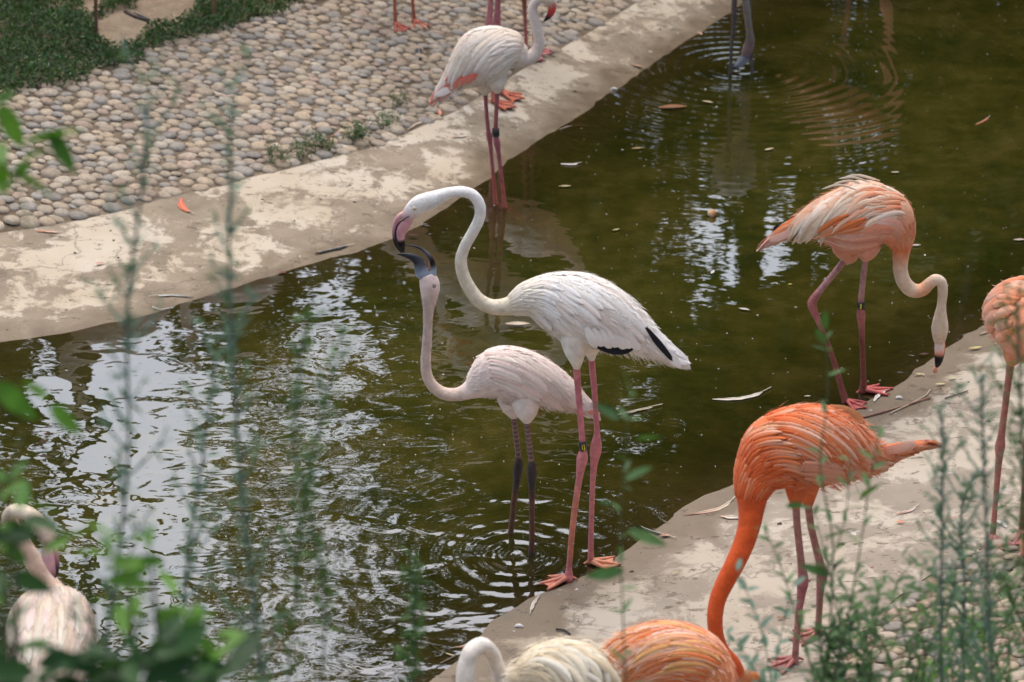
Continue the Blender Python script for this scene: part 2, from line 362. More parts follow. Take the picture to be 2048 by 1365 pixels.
# ------------------------------------------------------------------ pebbles, each with its own outline fitted between its neighbours
PEBC = [(.38,.305,.22),(.345,.28,.205),(.30,.265,.22),(.41,.32,.22),(.36,.27,.20),(.275,.245,.205),(.43,.36,.27),(.33,.265,.19),(.37,.315,.245),(.385,.30,.205)]
def pebble_field(parent, lo, hi, s0, s1, pitch, seed, nmax=300, ax=1.32, flat=.8):
    r = np.random.default_rng(seed); pts = []
    # laid out in a frame that is squeezed along world x, so that the stones come out longer that way
    xs, ys = zip(*[xy_of(s, d) for s in (s0, s1) for d in (5.5, 9.2) ]) if s1 > 9 else zip(*[xy_of(s, d) for s in (s0, s1) for d in (1.2, 3.4)])
    j = 0; y = min(ys)
    while y < max(ys):
        x = min(xs)+(.5*(j % 2))*pitch*ax
        while x < max(xs):
            X, Yy = x+r.uniform(-.38, .38)*pitch*ax, y+r.uniform(-.34, .34)*pitch; x += pitch*ax
            s, d = sd_of(X, Yy)
            if s0 < s < s1 and lo(np.array([s]))[0]+pitch*.45 < d < hi(np.array([s]))[0]-pitch*.2: pts.append((X/ax, Yy))
        y += pitch*.866; j += 1
    pts = np.array(pts); n = len(pts); wgt = r.normal(0, .62, n); nA = 10
    ang = np.arange(nA)*2*math.pi/nA
    out = []
    for k in range(n):
        dv = pts-pts[k]; q = np.hypot(dv[:, 0], dv[:, 1]); nb = np.where((q < pitch*2.3) & (q > 1e-6))[0]
        w = np.clip(.5+.16*(wgt[k]-wgt[nb]), .3, .7)
        a0 = r.uniform(0, 6.28); aa = ang+a0
        cs = (dv[nb][:, None, 0]*np.cos(aa)+dv[nb][:, None, 1]*np.sin(aa))/q[nb][:, None]
        rad = np.where(cs > .05, (q[nb]*w)[:, None]/np.maximum(cs, .05), 9).min(0)
        rad = np.minimum(rad, pitch*.85)
        for _ in range(2): rad = .5*rad+.25*(np.roll(rad, 1)+np.roll(rad, -1))
        out.append((k, aa, rad*r.uniform(.86, .99)))
    vis = []; 
    for k, aa, rad in out:
        x, y = pts[k][0]*ax, pts[k][1]; z = hz(x, y)
        t = np.array([x, y, z-H]); dep = t[1]*CT-t[2]*ST; u = F*t[0]/dep; v = F*(-t[1]*ST-t[2]*CT)/dep
        inn = abs(u) < 1010 and abs(v) < 670
        vis.append((0 if inn else 1, dep))
    order = sorted(range(n), key=lambda i: vis[i]); keep = set(order[:nmax])
    rest = MB()
    for k, aa, rad in out:
        x, y = pts[k][0]*ax, pts[k][1]; hgt = r.uniform(.32, .56)*rad.mean(); c = np.array(PEBC[r.integers(len(PEBC))])*r.uniform(.82, 1.12)
        dirt = r.random()
        g = np.array([(hz(x+.02, y)-hz(x-.02, y))/.04, (hz(x, y+.02)-hz(x, y-.02))/.04])+r.normal(0, .07, 2)
        z0 = hz(x, y); v = []; cc = []
        ca, sa = np.cos(aa), np.sin(aa)
        for rs, zs in ((1., -.25), (.94, .42), (.66, .86)):
            for i in range(nA):
                ds, dd = rad[i]*rs*ca[i], rad[i]*rs*sa[i]
                dx, dy = ds*ax, dd
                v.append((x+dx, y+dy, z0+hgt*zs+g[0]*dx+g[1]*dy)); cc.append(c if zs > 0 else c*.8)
        v.append((x, y, z0+hgt)); cc.append(c)
        f = []
        for j in range(2):
            for i in range(nA): i2 = (i+1) % nA; f.append((j*nA+i, j*nA+i2, (j+1)*nA+i2, (j+1)*nA+i))
        f += [(2*nA+i, 2*nA+(i+1) % nA, 3*nA) for i in range(nA)]
        if k in keep:
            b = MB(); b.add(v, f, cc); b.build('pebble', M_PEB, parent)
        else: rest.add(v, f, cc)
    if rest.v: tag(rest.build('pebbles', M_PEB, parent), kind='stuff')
pebble_field(far_bank, F2, F3, 4.6, 13.4, .053, 1)
pebble_field(near_bank, lambda s: ci(cN2, s)-1.0, N2, 3.6, 7.6, .056, 2)

# ------------------------------------------------------------------ flamingos
PINKLEG = (.52, .17, .18); 
def foot(mb, p, heading, size, col, webcol):
    """three webbed toes and a small hind toe, toes first along the heading"""
    p = np.array(p, float); hv = np.array([math.cos(heading), math.sin(heading)]); pv = np.array([-hv[1], hv[0]])
    def at(r, a, z): q = p[:2]+r*size*(math.cos(a)*hv+math.sin(a)*pv); return np.array([q[0], q[1], 0]) , z
    def gp(r, a, dz):
        q = p[:2]+r*size*(math.cos(a)*hv+math.sin(a)*pv); return np.array([q[0], q[1], max(hz(q[0], q[1]), p[2]-.02)+dz])
    toes = [(-.62, .86), (0., 1.), (.62, .86)]
    # web
    na = 17; rings = [(.0, .020), (.35, .012), (.7, .007), (1., .004)]
    v, c = [], []
    for rr, dz in rings:
        for i in range(na):
            a = -.62+1.24*i/(na-1); ph = abs(((a+.62) % .62)/.62-.5)*2      # 1 at toes
            L = (.86+.14*(1-abs(a)/.62))*(.78+.22*ph**1.5)
            v.append(gp(rr*L, a, dz+.0035*ph)); c.append(lerp(webcol, col, .6*ph))
    f = []
    for j in range(3):
        for i in range(na-1): f.append((j*na+i, j*na+i+1, (j+1)*na+i+1, (j+1)*na+i))
    mb.add(v, f, c, m=1)
    lowv = [(a[0], a[1], a[2]-.006) for a in v]; mb.add(lowv, [q[::-1] for q in f], c, m=1)
    for a, L in toes:
        K = [(*gp(t*L, a, .014*(1-t)+.006), .0085*(1-.55*t)*size/.09) for t in (0, .3, .6, .85, 1.03)]
        tube(mb, K, col, 6, 12, m=1)
    K = [(*gp(.0, math.pi, .022), .006), (*gp(.22, math.pi, .008), .004), (*gp(.30, math.pi, .003), .0015)]
    tube(mb, K, col, 6, 6, m=1)
def tube(mb, K, col, nseg=8, n=16, m=0, cols=None, hint=(0, 1, 0), uvs=False):
    """K rows: x y z r [lat]; round or flattened tube along them. cols: one colour per row"""
    K = np.asarray(K, float)
    if K.shape[1] == 4: K = np.hstack([K, np.ones((len(K), 1))])
    if cols is not None: K = np.hstack([K, np.asarray(cols, float)])
    A, ki = spline(K, n); p = A[:, :3]; T = nrm(np.gradient(p, axis=0)); L0 = np.array(hint, float)
    L = nrm(L0-T*(T@L0)[:, None]); Nn = np.cross(L, T)
    ph = np.arange(nseg)*2*math.pi/nseg
    r = np.maximum(A[:, 3], 1e-4)
    V = p[:, None]+(r[:, None]*np.cos(ph))[..., None]*Nn[:, None]+((r*A[:, 4])[:, None]*np.sin(ph))[..., None]*L[:, None]
    f = []
    for j in range(n-1):
        for i in range(nseg): i2 = (i+1) % nseg; f.append((j*nseg+i, j*nseg+i2, (j+1)*nseg+i2, (j+1)*nseg+i))
    V = V.reshape(-1, 3).tolist(); V += [p[0].tolist(), p[-1].tolist()]; k = n*nseg
    for i in range(nseg): i2 = (i+1) % nseg; f.append((k, i2, i)); f.append((k+1, (n-1)*nseg+i, (n-1)*nseg+i2))
    if cols is not None: C = np.repeat(np.clip(A[:, 5:8], 0, 1), nseg, 0).tolist(); C += [A[0, 5:8].tolist(), A[-1, 5:8].tolist()]
    else: C = [col]*len(V)
    mb.add(V, f, C, m=m)

class Bird:
    def __init__(s, name, label, base, group=None, cat='flamingo', lat=(0, 1, 0), seed=0):
        s.root = tag(empty(name, base), label, cat, group); s.mb = MB(); s.lat = np.array(lat, float); s.r = np.random.default_rng(seed); s.wings = {}; s.pal = []
    def body(s, K, cols, n=150, nseg=28, flip=None):
        """K rows: x y z r lat; first the tail, last the face"""
        K = np.asarray(K, float); s.nk = len(K)
        A, ki = spline(np.hstack([K, np.asarray(cols, float)]), n)
        A[:, 3] = np.maximum(A[:, 3], .002)
        p = A[:, :3]; T = nrm(np.gradient(p, axis=0)); L = nrm(s.lat-T*(T@s.lat)[:, None]); Nn = np.cross(L, T)
        mid = n//6
        if (Nn[mid, 2] < 0) if flip is None else flip: Nn = -Nn
        s.A, s.ki, s.p, s.T, s.L, s.N = A, ki, p, T, L, Nn
        ph = np.arange(nseg)*2*math.pi/nseg; V = []; C = []
        for j in range(n):
            for a in ph: V.append(s.S(ki[j], a)[0])
            C += [A[j, 5:8]*s.r.uniform(.965, 1.035) for a in ph]
        f = []
        for j in range(n-1):
            for i in range(nseg): i2 = (i+1) % nseg; f.append((j*nseg+i, j*nseg+i2, (j+1)*nseg+i2, (j+1)*nseg+i))
        k = n*nseg; V += [p[0], p[-1]]; C += [A[0, 5:8], A[-1, 5:8]]
        for i in range(nseg): i2 = (i+1) % nseg; f.append((k, i2, i)); f.append((k+1, (n-1)*nseg+i, (n-1)*nseg+i2))
        s.mb.add(V, f, np.clip(C, 0, 1))
    def S(s, k, phi):
        k = min(max(k, 0), s.nk-1); j = np.interp(k, s.ki, np.arange(len(s.ki))); i = int(min(j, len(s.ki)-2)); t = j-i
        p = s.p[i]*(1-t)+s.p[i+1]*t; r = s.A[i, 3]*(1-t)+s.A[i+1, 3]*t; b = s.A[i, 4]*(1-t)+s.A[i+1, 4]*t
        Nn = s.N[i]*(1-t)+s.N[i+1]*t; L = s.L[i]*(1-t)+s.L[i+1]*t
        c, q = math.cos(phi), math.sin(phi)
        nn = nrm(c*Nn+q*L/max(b, .2))
        return p+r*(c*Nn+q*b*L), nn
    def feather(s, mb, k0, phi0, length, width, a0, a1, lift0, lift1, croot, ctip, sgn, n=9, curl=0., zend=None):
        """blade that starts on the body's surface and runs tailwards, dropping from angle a0 to a1 (0 = tailwards, 90 = down the flank)"""
        k, ph = k0, phi0; P, Q = [], []; pos = None; step = length/(n-1); free = False; d = None
        for i in range(n):
            t = i/(n-1); a = a0+(a1-a0)*t
            if not free:
                q, nn = s.S(k, ph*sgn); lift = lift0+(lift1-lift0)*t**1.4
                P.append(q+nn*lift); Q.append(nn)
                e = .02
                du = (s.S(k-e, ph*sgn)[0]-q)/e; dp = (s.S(k, (ph+e)*sgn)[0]-q)/e
                lu, lp = np.linalg.norm(du), np.linalg.norm(dp)
                if k-step*math.cos(a)/max(lu, 1e-4) < .05 or lu < 1e-4 or lp < .012:
                    free = True; d = nrm(P[-1]-P[-2]) if len(P) > 1 else nrm(du)
                else:
                    k -= step*math.cos(a)/lu; ph += step*math.sin(a)/max(lp, .02)
            else:
                d = nrm(d+np.array([0, 0, -.05])+Q[-1]*curl); P.append(P[-1]+d*step); Q.append(Q[-1])
        P = np.array(P); Q = np.array(Q); T = nrm(np.gradient(P, axis=0)); W = nrm(np.cross(Q, T)); Q = np.cross(T, W)
        t = np.linspace(0, 1, n); prof = np.clip(np.minimum(.45+1.5*t, 1), 0, 1)*np.sqrt(np.clip(1-np.clip((t-.62)/.38, 0, 1)**2.2, .0, 1)); prof[-1] = .08
        bend = s.r.normal(0, .10)*width
        V, C, U = [], [], []; sd_ = s.r.uniform(0, 50)
        for i in range(n):
            for x in (-1, -.5, 0, .5, 1):
                V.append(P[i]+W[i]*(width*.5*prof[i]*x+bend*t[i]**2)+Q[i]*(.0022*(1-x*x)-.002*abs(x)))
                C.append(lerp(croot, ctip, t[i]**1.2)*(1-.10*abs(x))); U.append((x, t[i]*length/.1, sd_))
        f = []
        for i in range(n-1):
            for j in range(4): f.append((i*5+j, i*5+j+1, i*5+6+j, i*5+5+j))
        mb.add(V, f, np.clip(C, 0, 1), U)
    def wing(s, sgn):
        if sgn not in s.wings: s.wings[sgn] = (MB(), [])
        return s.wings[sgn]
    def row(s, k, ph0, ph1, n, length, width, a0=0., a1=0., lift=(.002, .010), cols=None, small=False, jit=1., curl=0., kslope=0., both=True):
        """a row of overlapping feathers on both flanks, from angle ph0 (back) to ph1 (belly)"""
        lift = (lift[0]*.7, lift[1]*.7)
        if both and ph0 < .3:
            for q in range(2 if not small else 1):
                mbs, big = s.wing(-1); cr, ct = cols[s.r.integers(len(cols))]; tgt = mbs if small else MB()
                s.feather(tgt, k+s.r.normal(0, .08)+.12*q, s.r.normal(0, .05), length*s.r.uniform(.5, .7), width*1.1, 0., s.r.normal(0, .04), .0012, .0028, cr, ct, -1)
                if not small: big.append(tgt)
        for sgn in ((-1, 1) if both else (-1,)):
            mbs, big = s.wing(sgn)
            for i in range(n):
                t = (i+.5)/n; ph = ph0+(ph1-ph0)*t+s.r.normal(0, .03)*jit; kk = k+kslope*t+s.r.normal(0, .06)*jit
                L = length*s.r.uniform(.86, 1.14); w_ = width*s.r.uniform(.85, 1.15)
                cr, ct = cols[s.r.integers(len(cols))]; g = s.r.uniform(.85, 1.08); s.pal.append((cr, ct))
                tgt = mbs if small else MB()
                lf = .35+.9*min(max(ph/.7, 0), 1); lf *= (1 if sgn < 0 else .35)
                s.feather(tgt, kk, ph, L, w_, a0+s.r.normal(0, .06)*jit, a1+s.r.normal(0, .12)*jit, lift[0]*lf+.0008, lift[1]*lf*s.r.uniform(.7, 1.3)+.001, np.array(cr)*g, np.array(ct)*g, sgn, curl=curl)
                if not small: big.append(tgt)
    def blade(s, pts, width, croot, ctip, name='tail_feather', up=(0, -1, .3)):
        """single long feather along world points"""
        A, ki = spline(np.asarray(pts, float), 10); T = nrm(np.gradient(A, axis=0)); up = np.array(up, float)
        W = nrm(np.cross(up, T)); Q = np.cross(T, W); t = np.linspace(0, 1, 10)
        prof = np.minimum(.5+1.5*t, 1)*np.sqrt(np.clip(1-np.clip((t-.7)/.3, 0, 1)**2.2, .01, 1)); mb = MB(); V, C, U = [], [], []
        for i in range(10):
            for x in (-1, 0, 1): V.append(A[i]+W[i]*width*.5*prof[i]*x+Q[i]*.002*(1-x*x)); C.append(lerp(croot, ctip, t[i])); U.append((x, t[i]*1.5, s.r.uniform(0, 9)))
        f = []
        for i in range(9):
            for j in range(2): f.append((i*3+j, i*3+j+1, i*3+4+j, i*3+3+j))
        mb.add(V, f, np.clip(C, 0, 1), U); mb.build(name, M_FE, s.root)
    def leg(s, K, cols, heading, size=.085, footcol=None, web=None, with_foot=True):
        K = np.asarray(K, float); tube(s.mb, K, None, 10, 60 if len(K) < 20 else 140, m=1, cols=cols)
        if with_foot: foot(s.mb, K[-1, :3], heading, size, footcol or cols[-1], web or np.array(footcol or cols[-1])*.85)
    def thigh(s, K, cols):
        K = [list(map(float, a)) for a in K]; a, b = np.array(K[0][:3]), np.array(K[1][:3]); K[0][3] = min(K[0][3], .05); K[1][3] = min(K[1][3], .036)
        K = [[*(a+(a-b)*.9), K[0][3]*.3]]+K; tube(s.mb, K, None, 14, 18, m=0, cols=[cols[0]]+list(cols))
    def beak(s, K, cols, name, hint=None, nseg=14):
        mb = MB(); tube(mb, K, None, nseg, 26, cols=cols, hint=tuple(s.lat) if hint is None else hint); mb.build(name, M_BEAK, s.root)
    def eyes(s, p, r, iris=(.75, .62, .25), ring=(.6, .35, .33)):
        j = int(np.argmin(np.linalg.norm(s.p-np.asarray(p), axis=1))); b = s.A[j, 3]*s.A[j, 4]
        rel = np.asarray(p)-s.p[j]; h = np.clip(rel@s.N[j]/s.A[j, 3], -.9, .9); rel = rel-s.L[j]*(rel@s.L[j])
        for sg in (-1, 1):
            c = s.p[j]+rel+s.L[j]*sg*b*math.sqrt(1-h*h)*.90; out = s.L[j]*sg; mb = MB()
            a1 = nrm(np.cross(out, [0.1, 0, 1])); a2 = np.cross(out, a1); V, C = [], []
            for rr, dz, cl in ((1.5, .0, ring), (1.25, .55, ring), (1., .62, iris), (.5, .95, iris), (.45, .98, (.01, .01, .01)), (.0, 1.05, (.01, .01, .01))):
                for i in range(12): a = i*math.pi/6; V.append(c+r*(rr*(math.cos(a)*a1+math.sin(a)*a2)+dz*out)); C.append(cl)
            f = [(j*12+i, j*12+(i+1) % 12, (j+1)*12+(i+1) % 12, (j+1)*12+i) for j in range(5) for i in range(12)]
            mb.add(V, f, C); mb.build('eye', M_EYE, s.root)
    def band(s, a, b, r, mark=None, leg=None):
        a, b = np.asarray(a), np.asarray(b)
        if leg is not None:
            A = np.asarray(leg)[::-1]; a, b = [np.array([np.interp(q[2], A[:, 2], A[:, i]) for i in range(3)]) for q in (a, b)]; r = max(r, 1.25*float(np.interp(a[2], A[:, 2], A[:, 3])))
        mb = MB(); ax = nrm(b-a)
        V, C = [], []; l1 = nrm(np.cross(ax, [0, 1, 0])); l2 = np.cross(ax, l1); ns = 16
        for t, rr in ((0, .8), (0, 1), (1, 1), (1, .8)):
            for i in range(ns): q = i*2*math.pi/ns; V.append(lerp(a, b, t)+r*rr*(math.cos(q)*l1+math.sin(q)*l2)); C.append((.012, .013, .012))
        mb.add(V, [(j*ns+i, j*ns+(i+1) % ns, (j+1)*ns+(i+1) % ns, (j+1)*ns+i) for j in range(3) for i in range(ns)], C)
        o = mb.build('leg_band', M_BAND, s.root)
        if mark:
            # yellow strokes printed on the band, bent round it
            for (x0, y0, x1, y1) in mark:
                m2 = MB(); V = []
                dv = np.array([x1-x0, y1-y0]); nv = np.array([-dv[1], dv[0]])/max(np.linalg.norm(dv), 1e-6)*.11
                for t in np.linspace(0, 1, 5):
                    for sg in (-1, 1):
                        x, y = np.array([x0, y0])+dv*t+nv*sg; q = -math.pi/2+x*.9
                        dirv = math.cos(q)*np.array([1, 0, 0])+math.sin(q)*np.array([0, 1, 0]); dirv = nrm(dirv-ax*(dirv@ax))
                        V.append(lerp(a, b, y)+dirv*r*1.03)
                m2.add(V, [(2*i, 2*i+1, 2*i+3, 2*i+2) for i in range(4)], (.62, .55, .05)); m2.build('band_mark', M_BAND, o)
    def down(s, n, off, lmax, wf):
        '''fine barbs lying over the contour feathers, so that the outline is soft'''
        r = s.r; A = s.A; m = len(A); ds = np.linalg.norm(np.gradient(s.p, axis=0), axis=1); wgt = A[:, 3]*ds+.15*ds*A[:, 3].max(); wgt[int(m*.93):] = 0; j = r.choice(m, n, p=wgt/wgt.sum()); ph = r.uniform(0, 2*math.pi, n)
        c, q = np.cos(ph)[:, None], np.sin(ph)[:, None]; rad = A[j, 3][:, None]; lat = A[j, 4][:, None]
        nn = nrm(c*s.N[j]+q*s.L[j]/np.maximum(lat, .3)); onb = (s.ki[j] < 6.6)[:, None]
        p = s.p[j]+rad*(c*s.N[j]+q*lat*s.L[j])+nn*np.where(onb, r.uniform(0, off, (n, 1)), .0003)
        d = nrm(-s.T[j]+nn*r.uniform(.0, .13, (n, 1))*np.where(onb, 1, .7)+r.normal(0, .13, (n, 3))+np.where(onb, 1, 0)*np.array([0, 0, -.22]))
        l = np.where(onb, r.uniform(.012, lmax, (n, 1)), r.uniform(.006, .013, (n, 1))); w_ = l*r.uniform(.08, .16, (n, 1))*wf; a = nrm(np.cross(d, nn))
        col = A[j, 5:8].copy()
        if s.pal:
            pal = np.array([b for a_, b in s.pal]); pk = pal[r.integers(0, len(pal), n)]; col = np.where(onb & (np.sin(ph)[:, None]*-1 > -.9), lerp(col, pk, .6), col)
        col = np.clip(col*r.uniform(.94, 1.09, (n, 1)), 0, .9)
        V = np.stack([p-a*w_*.5, p+a*w_*.5, p+d*l*.6+a*w_*.4, p+d*l, p+d*l*.6-a*w_*.4], 1).reshape(-1, 3)-np.array(wpos(s.root))
        me = bpy.data.meshes.new('down_barbs'); i0 = np.arange(n)*5; me.from_pydata(V.tolist(), [], np.stack([i0, i0+1, i0+2, i0+3, i0+4], 1).tolist())
        k = me.attributes.new('Col', 'FLOAT_COLOR', 'POINT'); k.data.foreach_set('color', np.hstack([np.repeat(col, 5, 0), np.ones((5*n, 1))]).astype(np.float32).ravel()); me.materials.append(M_PL)
        o = bpy.data.objects.new('down_barbs', me); COL.objects.link(o); o.parent = s.root; o['kind'] = 'stuff'
    def finish(s, barbs=3600, off=.006, lmax=.026, wf=1.):
        s.down(barbs, off, lmax, wf)
        s.mb.build('body', [M_PL, M_SK], s.root)
        for sgn, (mbs, big) in s.wings.items():
            if not mbs.v: mbs.add([s.p[5]]*3, [(0, 1, 2)], (1, 1, 1))
            wo = mbs.build('wing', M_FE, s.root)
            for b in big: b.build('feather', M_FE, wo)
        return s.root

WHITE, CREAM, PALE = (.80, .755, .68), (.72, .63, .48), (.78, .70, .62)
BLK = (.012, .013, .018)
def pixkeys(rows, T, Y):
    """rows: (px, py, r_px, lat, depth offset, colour) in a cut-out's pixels; T = (x0, y0, scale)"""
    K, C = [], []
    for a in rows:
        px, py = T[0]+a[0]*T[2], T[1]+a[1]*T[2]; p = PY(px, py, Y+a[4]); K.append((*p, a[2]*T[2]*mpp(p), a[3])); C.append(a[5])
    return K, C
def pixleg(rows, T, Y, d0, foot_px=None, foot_Y=None):
    """rows (px, py, r_px, colour); depth runs from Y+d0 at the hip to where the foot meets the ground"""
    lx, ly = T[0]+rows[-1][0]*T[2], T[1]+rows[-1][1]*T[2]
    Yf = ground(lx, ly)[1] if foot_Y is None else foot_Y
    K, C = [], []; n = len(rows)
    y0, y1 = rows[0][1], rows[-1][1]
    for a in rows:
        t = (a[1]-y0)/(y1-y0); px, py = T[0]+a[0]*T[2], T[1]+a[1]*T[2]; p = PY(px, py, lerp(Y+d0, Yf, t)); K.append((*p, a[2]*T[2]*mpp(p))); C.append(a[3])
    return K, C
E1 = (0, 0, 1.)

# ---- 1: the tall white male
T1, T2, T8 = (740, 340, .3224), (760, 660, .4396), (740, 360, .1905)
Y1 = ground(1143, 1160)[1]+.03
def white_male():
    b = Bird('flamingo', 'tall white flamingo with black wing edge, bill touching the open bill of a pink one', PY(1160, 1150, Y1)*[1, 1, 0], seed=1)
    W, Cn, Cb = (.84, .815, .77), (.74, .655, .50), (.80, .755, .68)
    rows = [(1369,727,4,.8,0,W),(1338,712,15,.8,0,W),(1292,684,33,.8,0,W),(1246,655,54,.8,0,W),(1195,630,69,.78,0,Cb),(1145,614,73,.76,0,Cb),(1098,601,58,.74,0,Cb),(1058,599,37,.78,0,(.80,.74,.63)),
            (1020,612,20,.9,0,Cn),(985,614,15.5,.95,0,Cn),(958,601,14.2,1,0,Cn),(939,577,13.5,1,0,Cn),(926,549,12.5,1,0,Cn),(922,520,12,1,0,(.76,.69,.56)),(930,493,11,1,0,(.78,.73,.63)),(946,464,11,1,0,(.81,.77,.69)),(959,436,11,1,0,(.83,.80,.74)),
            (959,410,11.3,1,0,W),(946,391,11,1,0,W),(926,384,11,1,0,W),(902,386,11.5,1,0,W),(879,394,15,.92,0,W),(860,402,18.5,.80,0,W),(841,409,19.5,.74,0,W),(828,418,17.2,.72,0,(.83,.79,.75)),(818,429,14.5,.70,0,(.76,.56,.54)),(809,440,9,.7,0,(.68,.38,.40))]
    K, C = pixkeys(rows, E1, Y1); b.body(K, C, n=220)
    # bill: thin upper mandible in front, deep lower one
    pk, dk = (.66, .335, .36), BLK
    up = [(385,335,18,.9,0,(.74,.50,.48)),(330,370,30,.85,0,(.72,.42,.38)),(282,420,30,.8,0,pk),(255,485,22,.8,0,pk),(248,555,17,.8,0,(.45,.22,.25)),(258,630,17,.8,0,dk),(288,705,17,.8,0,dk),(335,766,8,.8,0,dk)]
    K, C = pixkeys(up, T8, Y1); b.beak(K, C, 'upper_beak')
    lo = [(450,385,22,.9,0,(.72,.5,.5)),(405,425,48,.8,0,pk),(352,495,60,.7,0,pk),(322,565,50,.7,0,pk),(319,618,44,.7,0,pk),(325,642,43,.7,0,dk),(338,705,32,.7,0,dk),(348,748,16,.7,0,dk),(352,768,5,.7,0,dk)]
    K, C = pixkeys(lo, T8, Y1); b.beak(K, C, 'lower_beak')
    gp = [(415,382,4,1,-.018,dk),(360,412,7,1,-.022,dk),(305,455,9,1,-.021,dk),(273,515,10,1,-.020,dk),(268,585,11,1,-.018,dk),(282,655,12,1,-.014,dk),(310,715,10,1,-.008,dk),(340,765,5,1,-.002,dk)]
    K, C = pixkeys(gp, T8, Y1); b.beak(K, C, 'bill_edge', nseg=8)
    b.eyes(PY(830, 413, Y1), .0052, (.80, .70, .38), (.72, .55, .52))
    # legs
    p1, p2, p3 = (.60, .19, .22), (.60, .20, .21), (.58, .20, .14)
    l1 = [(893,120,16,p1),(895,180,16.5,p1),(902,280,15,p1),(912,400,14,p1),(920,500,14,p1),(924,545,17,p1),(920,585,26,p2),(914,625,21,p2),(906,680,15.5,p2),(890,790,14.5,p3),(876,900,14,p3),(866,1010,13.5,p3),(860,1085,14,p2),(858,1122,21,p2),(858,1145,20,p2)]
    K, C = pixleg(l1, T2, Y1, -.045); LK = K; b.leg(K, C, R(186), .105, (.62, .22, .14), (.58, .20, .12))
    b.band(PY(1165, 881, Y1-.04), PY(1165.5, 899, Y1-.04), .0125, [(-.2, .25, -.1, .8), (.35, .2, .6, .8), (.6, .8, .2, .8)], LK)
    Yb = ground(1183, 1132)[1]
    l2 = [(960,80,14,p1),(965,160,15,p1),(974,260,13.5,p1),(982,380,12.5,p1),(987,470,14,p1),(984,520,25,p2),(980,560,26,p2),(974,610,17,p2),(968,690,13,p2),(964,800,12,p2),(961,900,12,p2),(959,1000,13,p2),(958,1060,15,p3)]
    K, C = pixleg(l2, T2, Y1, .05, foot_Y=Yb); b.leg(K, C, R(-12), .10, (.60, .24, .13), (.55, .20, .10))
    b.thigh([(*PY(1150,660,Y1-.03),.085),(*PY(1150,700,Y1-.045),.055),(*PY(1153,722,Y1-.045),.022),(*PY(1154,738,Y1-.045),.010)], [Cb]*4)
    b.thigh([(*PY(1170,660,Y1+.03),.08),(*PY(1180,696,Y1+.05),.040),(*PY(1183,712,Y1+.05),.016),(*PY(1184,722,Y1+.05),.008)], [Cb]*4)
    cw = [((.80,.75,.66), (.86,.83,.78)), ((.82,.74,.63), (.86,.82,.76)), ((.84,.70,.60), (.86,.80,.74)), ((.84,.80,.74), (.88,.86,.82))]
    # black flight feathers showing under the folded wing
    for i in range(5):
        z = PY(1186+i*4, 690+i*1.2, Y1-.085+i*.004); e = PY(1266+i*4, 700-i*5, Y1-.062+i*.004); m_ = PY(1230+i*3, 703-i*2, Y1-.08+i*.004); b.blade([z, m_, e], .022, BLK, BLK, 'flight_feather')
    for i in range(7): b.blade([PY(1172+i*14, 655+i*2, Y1-.098+i*.004), PY(1184+i*14, 680+i*1.4, Y1-.102+i*.005), PY(1194+i*14.5, 696+i*.5-(i%2)*4, Y1-.094+i*.005)], .026, (.82,.78,.71), (.86,.83,.78), 'covert_feather')
    for i in range(3): b.blade([PY(1292+i*4, 655+i*4, Y1-.05), PY(1318+i*3, 690+i*2, Y1-.045), PY(1346, 721+i*1, Y1-.03)], .016, BLK, BLK, 'flight_feather')
    for i in range(7): b.blade([PY(1290, 690, Y1-.03+.01*i), PY(1335+i, 708+i*2, Y1-.03+.01*i), PY(1362+i*2.2, 736-i*3.5, Y1-.03+.012*i)], .028, W, (.86,.84,.8))
    # layered wing
    b.row(2.2, .25, 1.25, 5, .17, .040, .05, .0, (.004, .012), cw)
    b.row(3.2, .12, 1.45, 8, .20, .040, .12, .02, (.003, .013), cw)
    b.row(4.1, .10, 1.60, 9, .20, .038, .25, .1, (.003, .012), cw)
    b.row(4.9, .08, 1.75, 10, .19, .036, .38, .15, (.002, .011), cw)
    b.row(5.6, .08, 1.85, 11, .16, .032, .45, .2, (.002, .010), cw, small=True)
    b.row(6.1, .08, 1.9, 13, .11, .026, .4, .3, (.001, .008), cw, small=True)
    b.row(6.6, .08, 2.0, 14, .08, .022, .3, .2, (.001, .006), cw, small=True)
    nb = [((.78,.70,.57), (.82,.77,.68)), ((.76,.68,.54), (.82,.76,.66))]
    for kk in (6.95, 7.25, 7.55, 7.85): b.row(kk, .05, 3.0, 20, .045, .016, .1, .1, (.0006, .003), nb, small=True)
    b.finish(4500, .008, .034)
white_male()

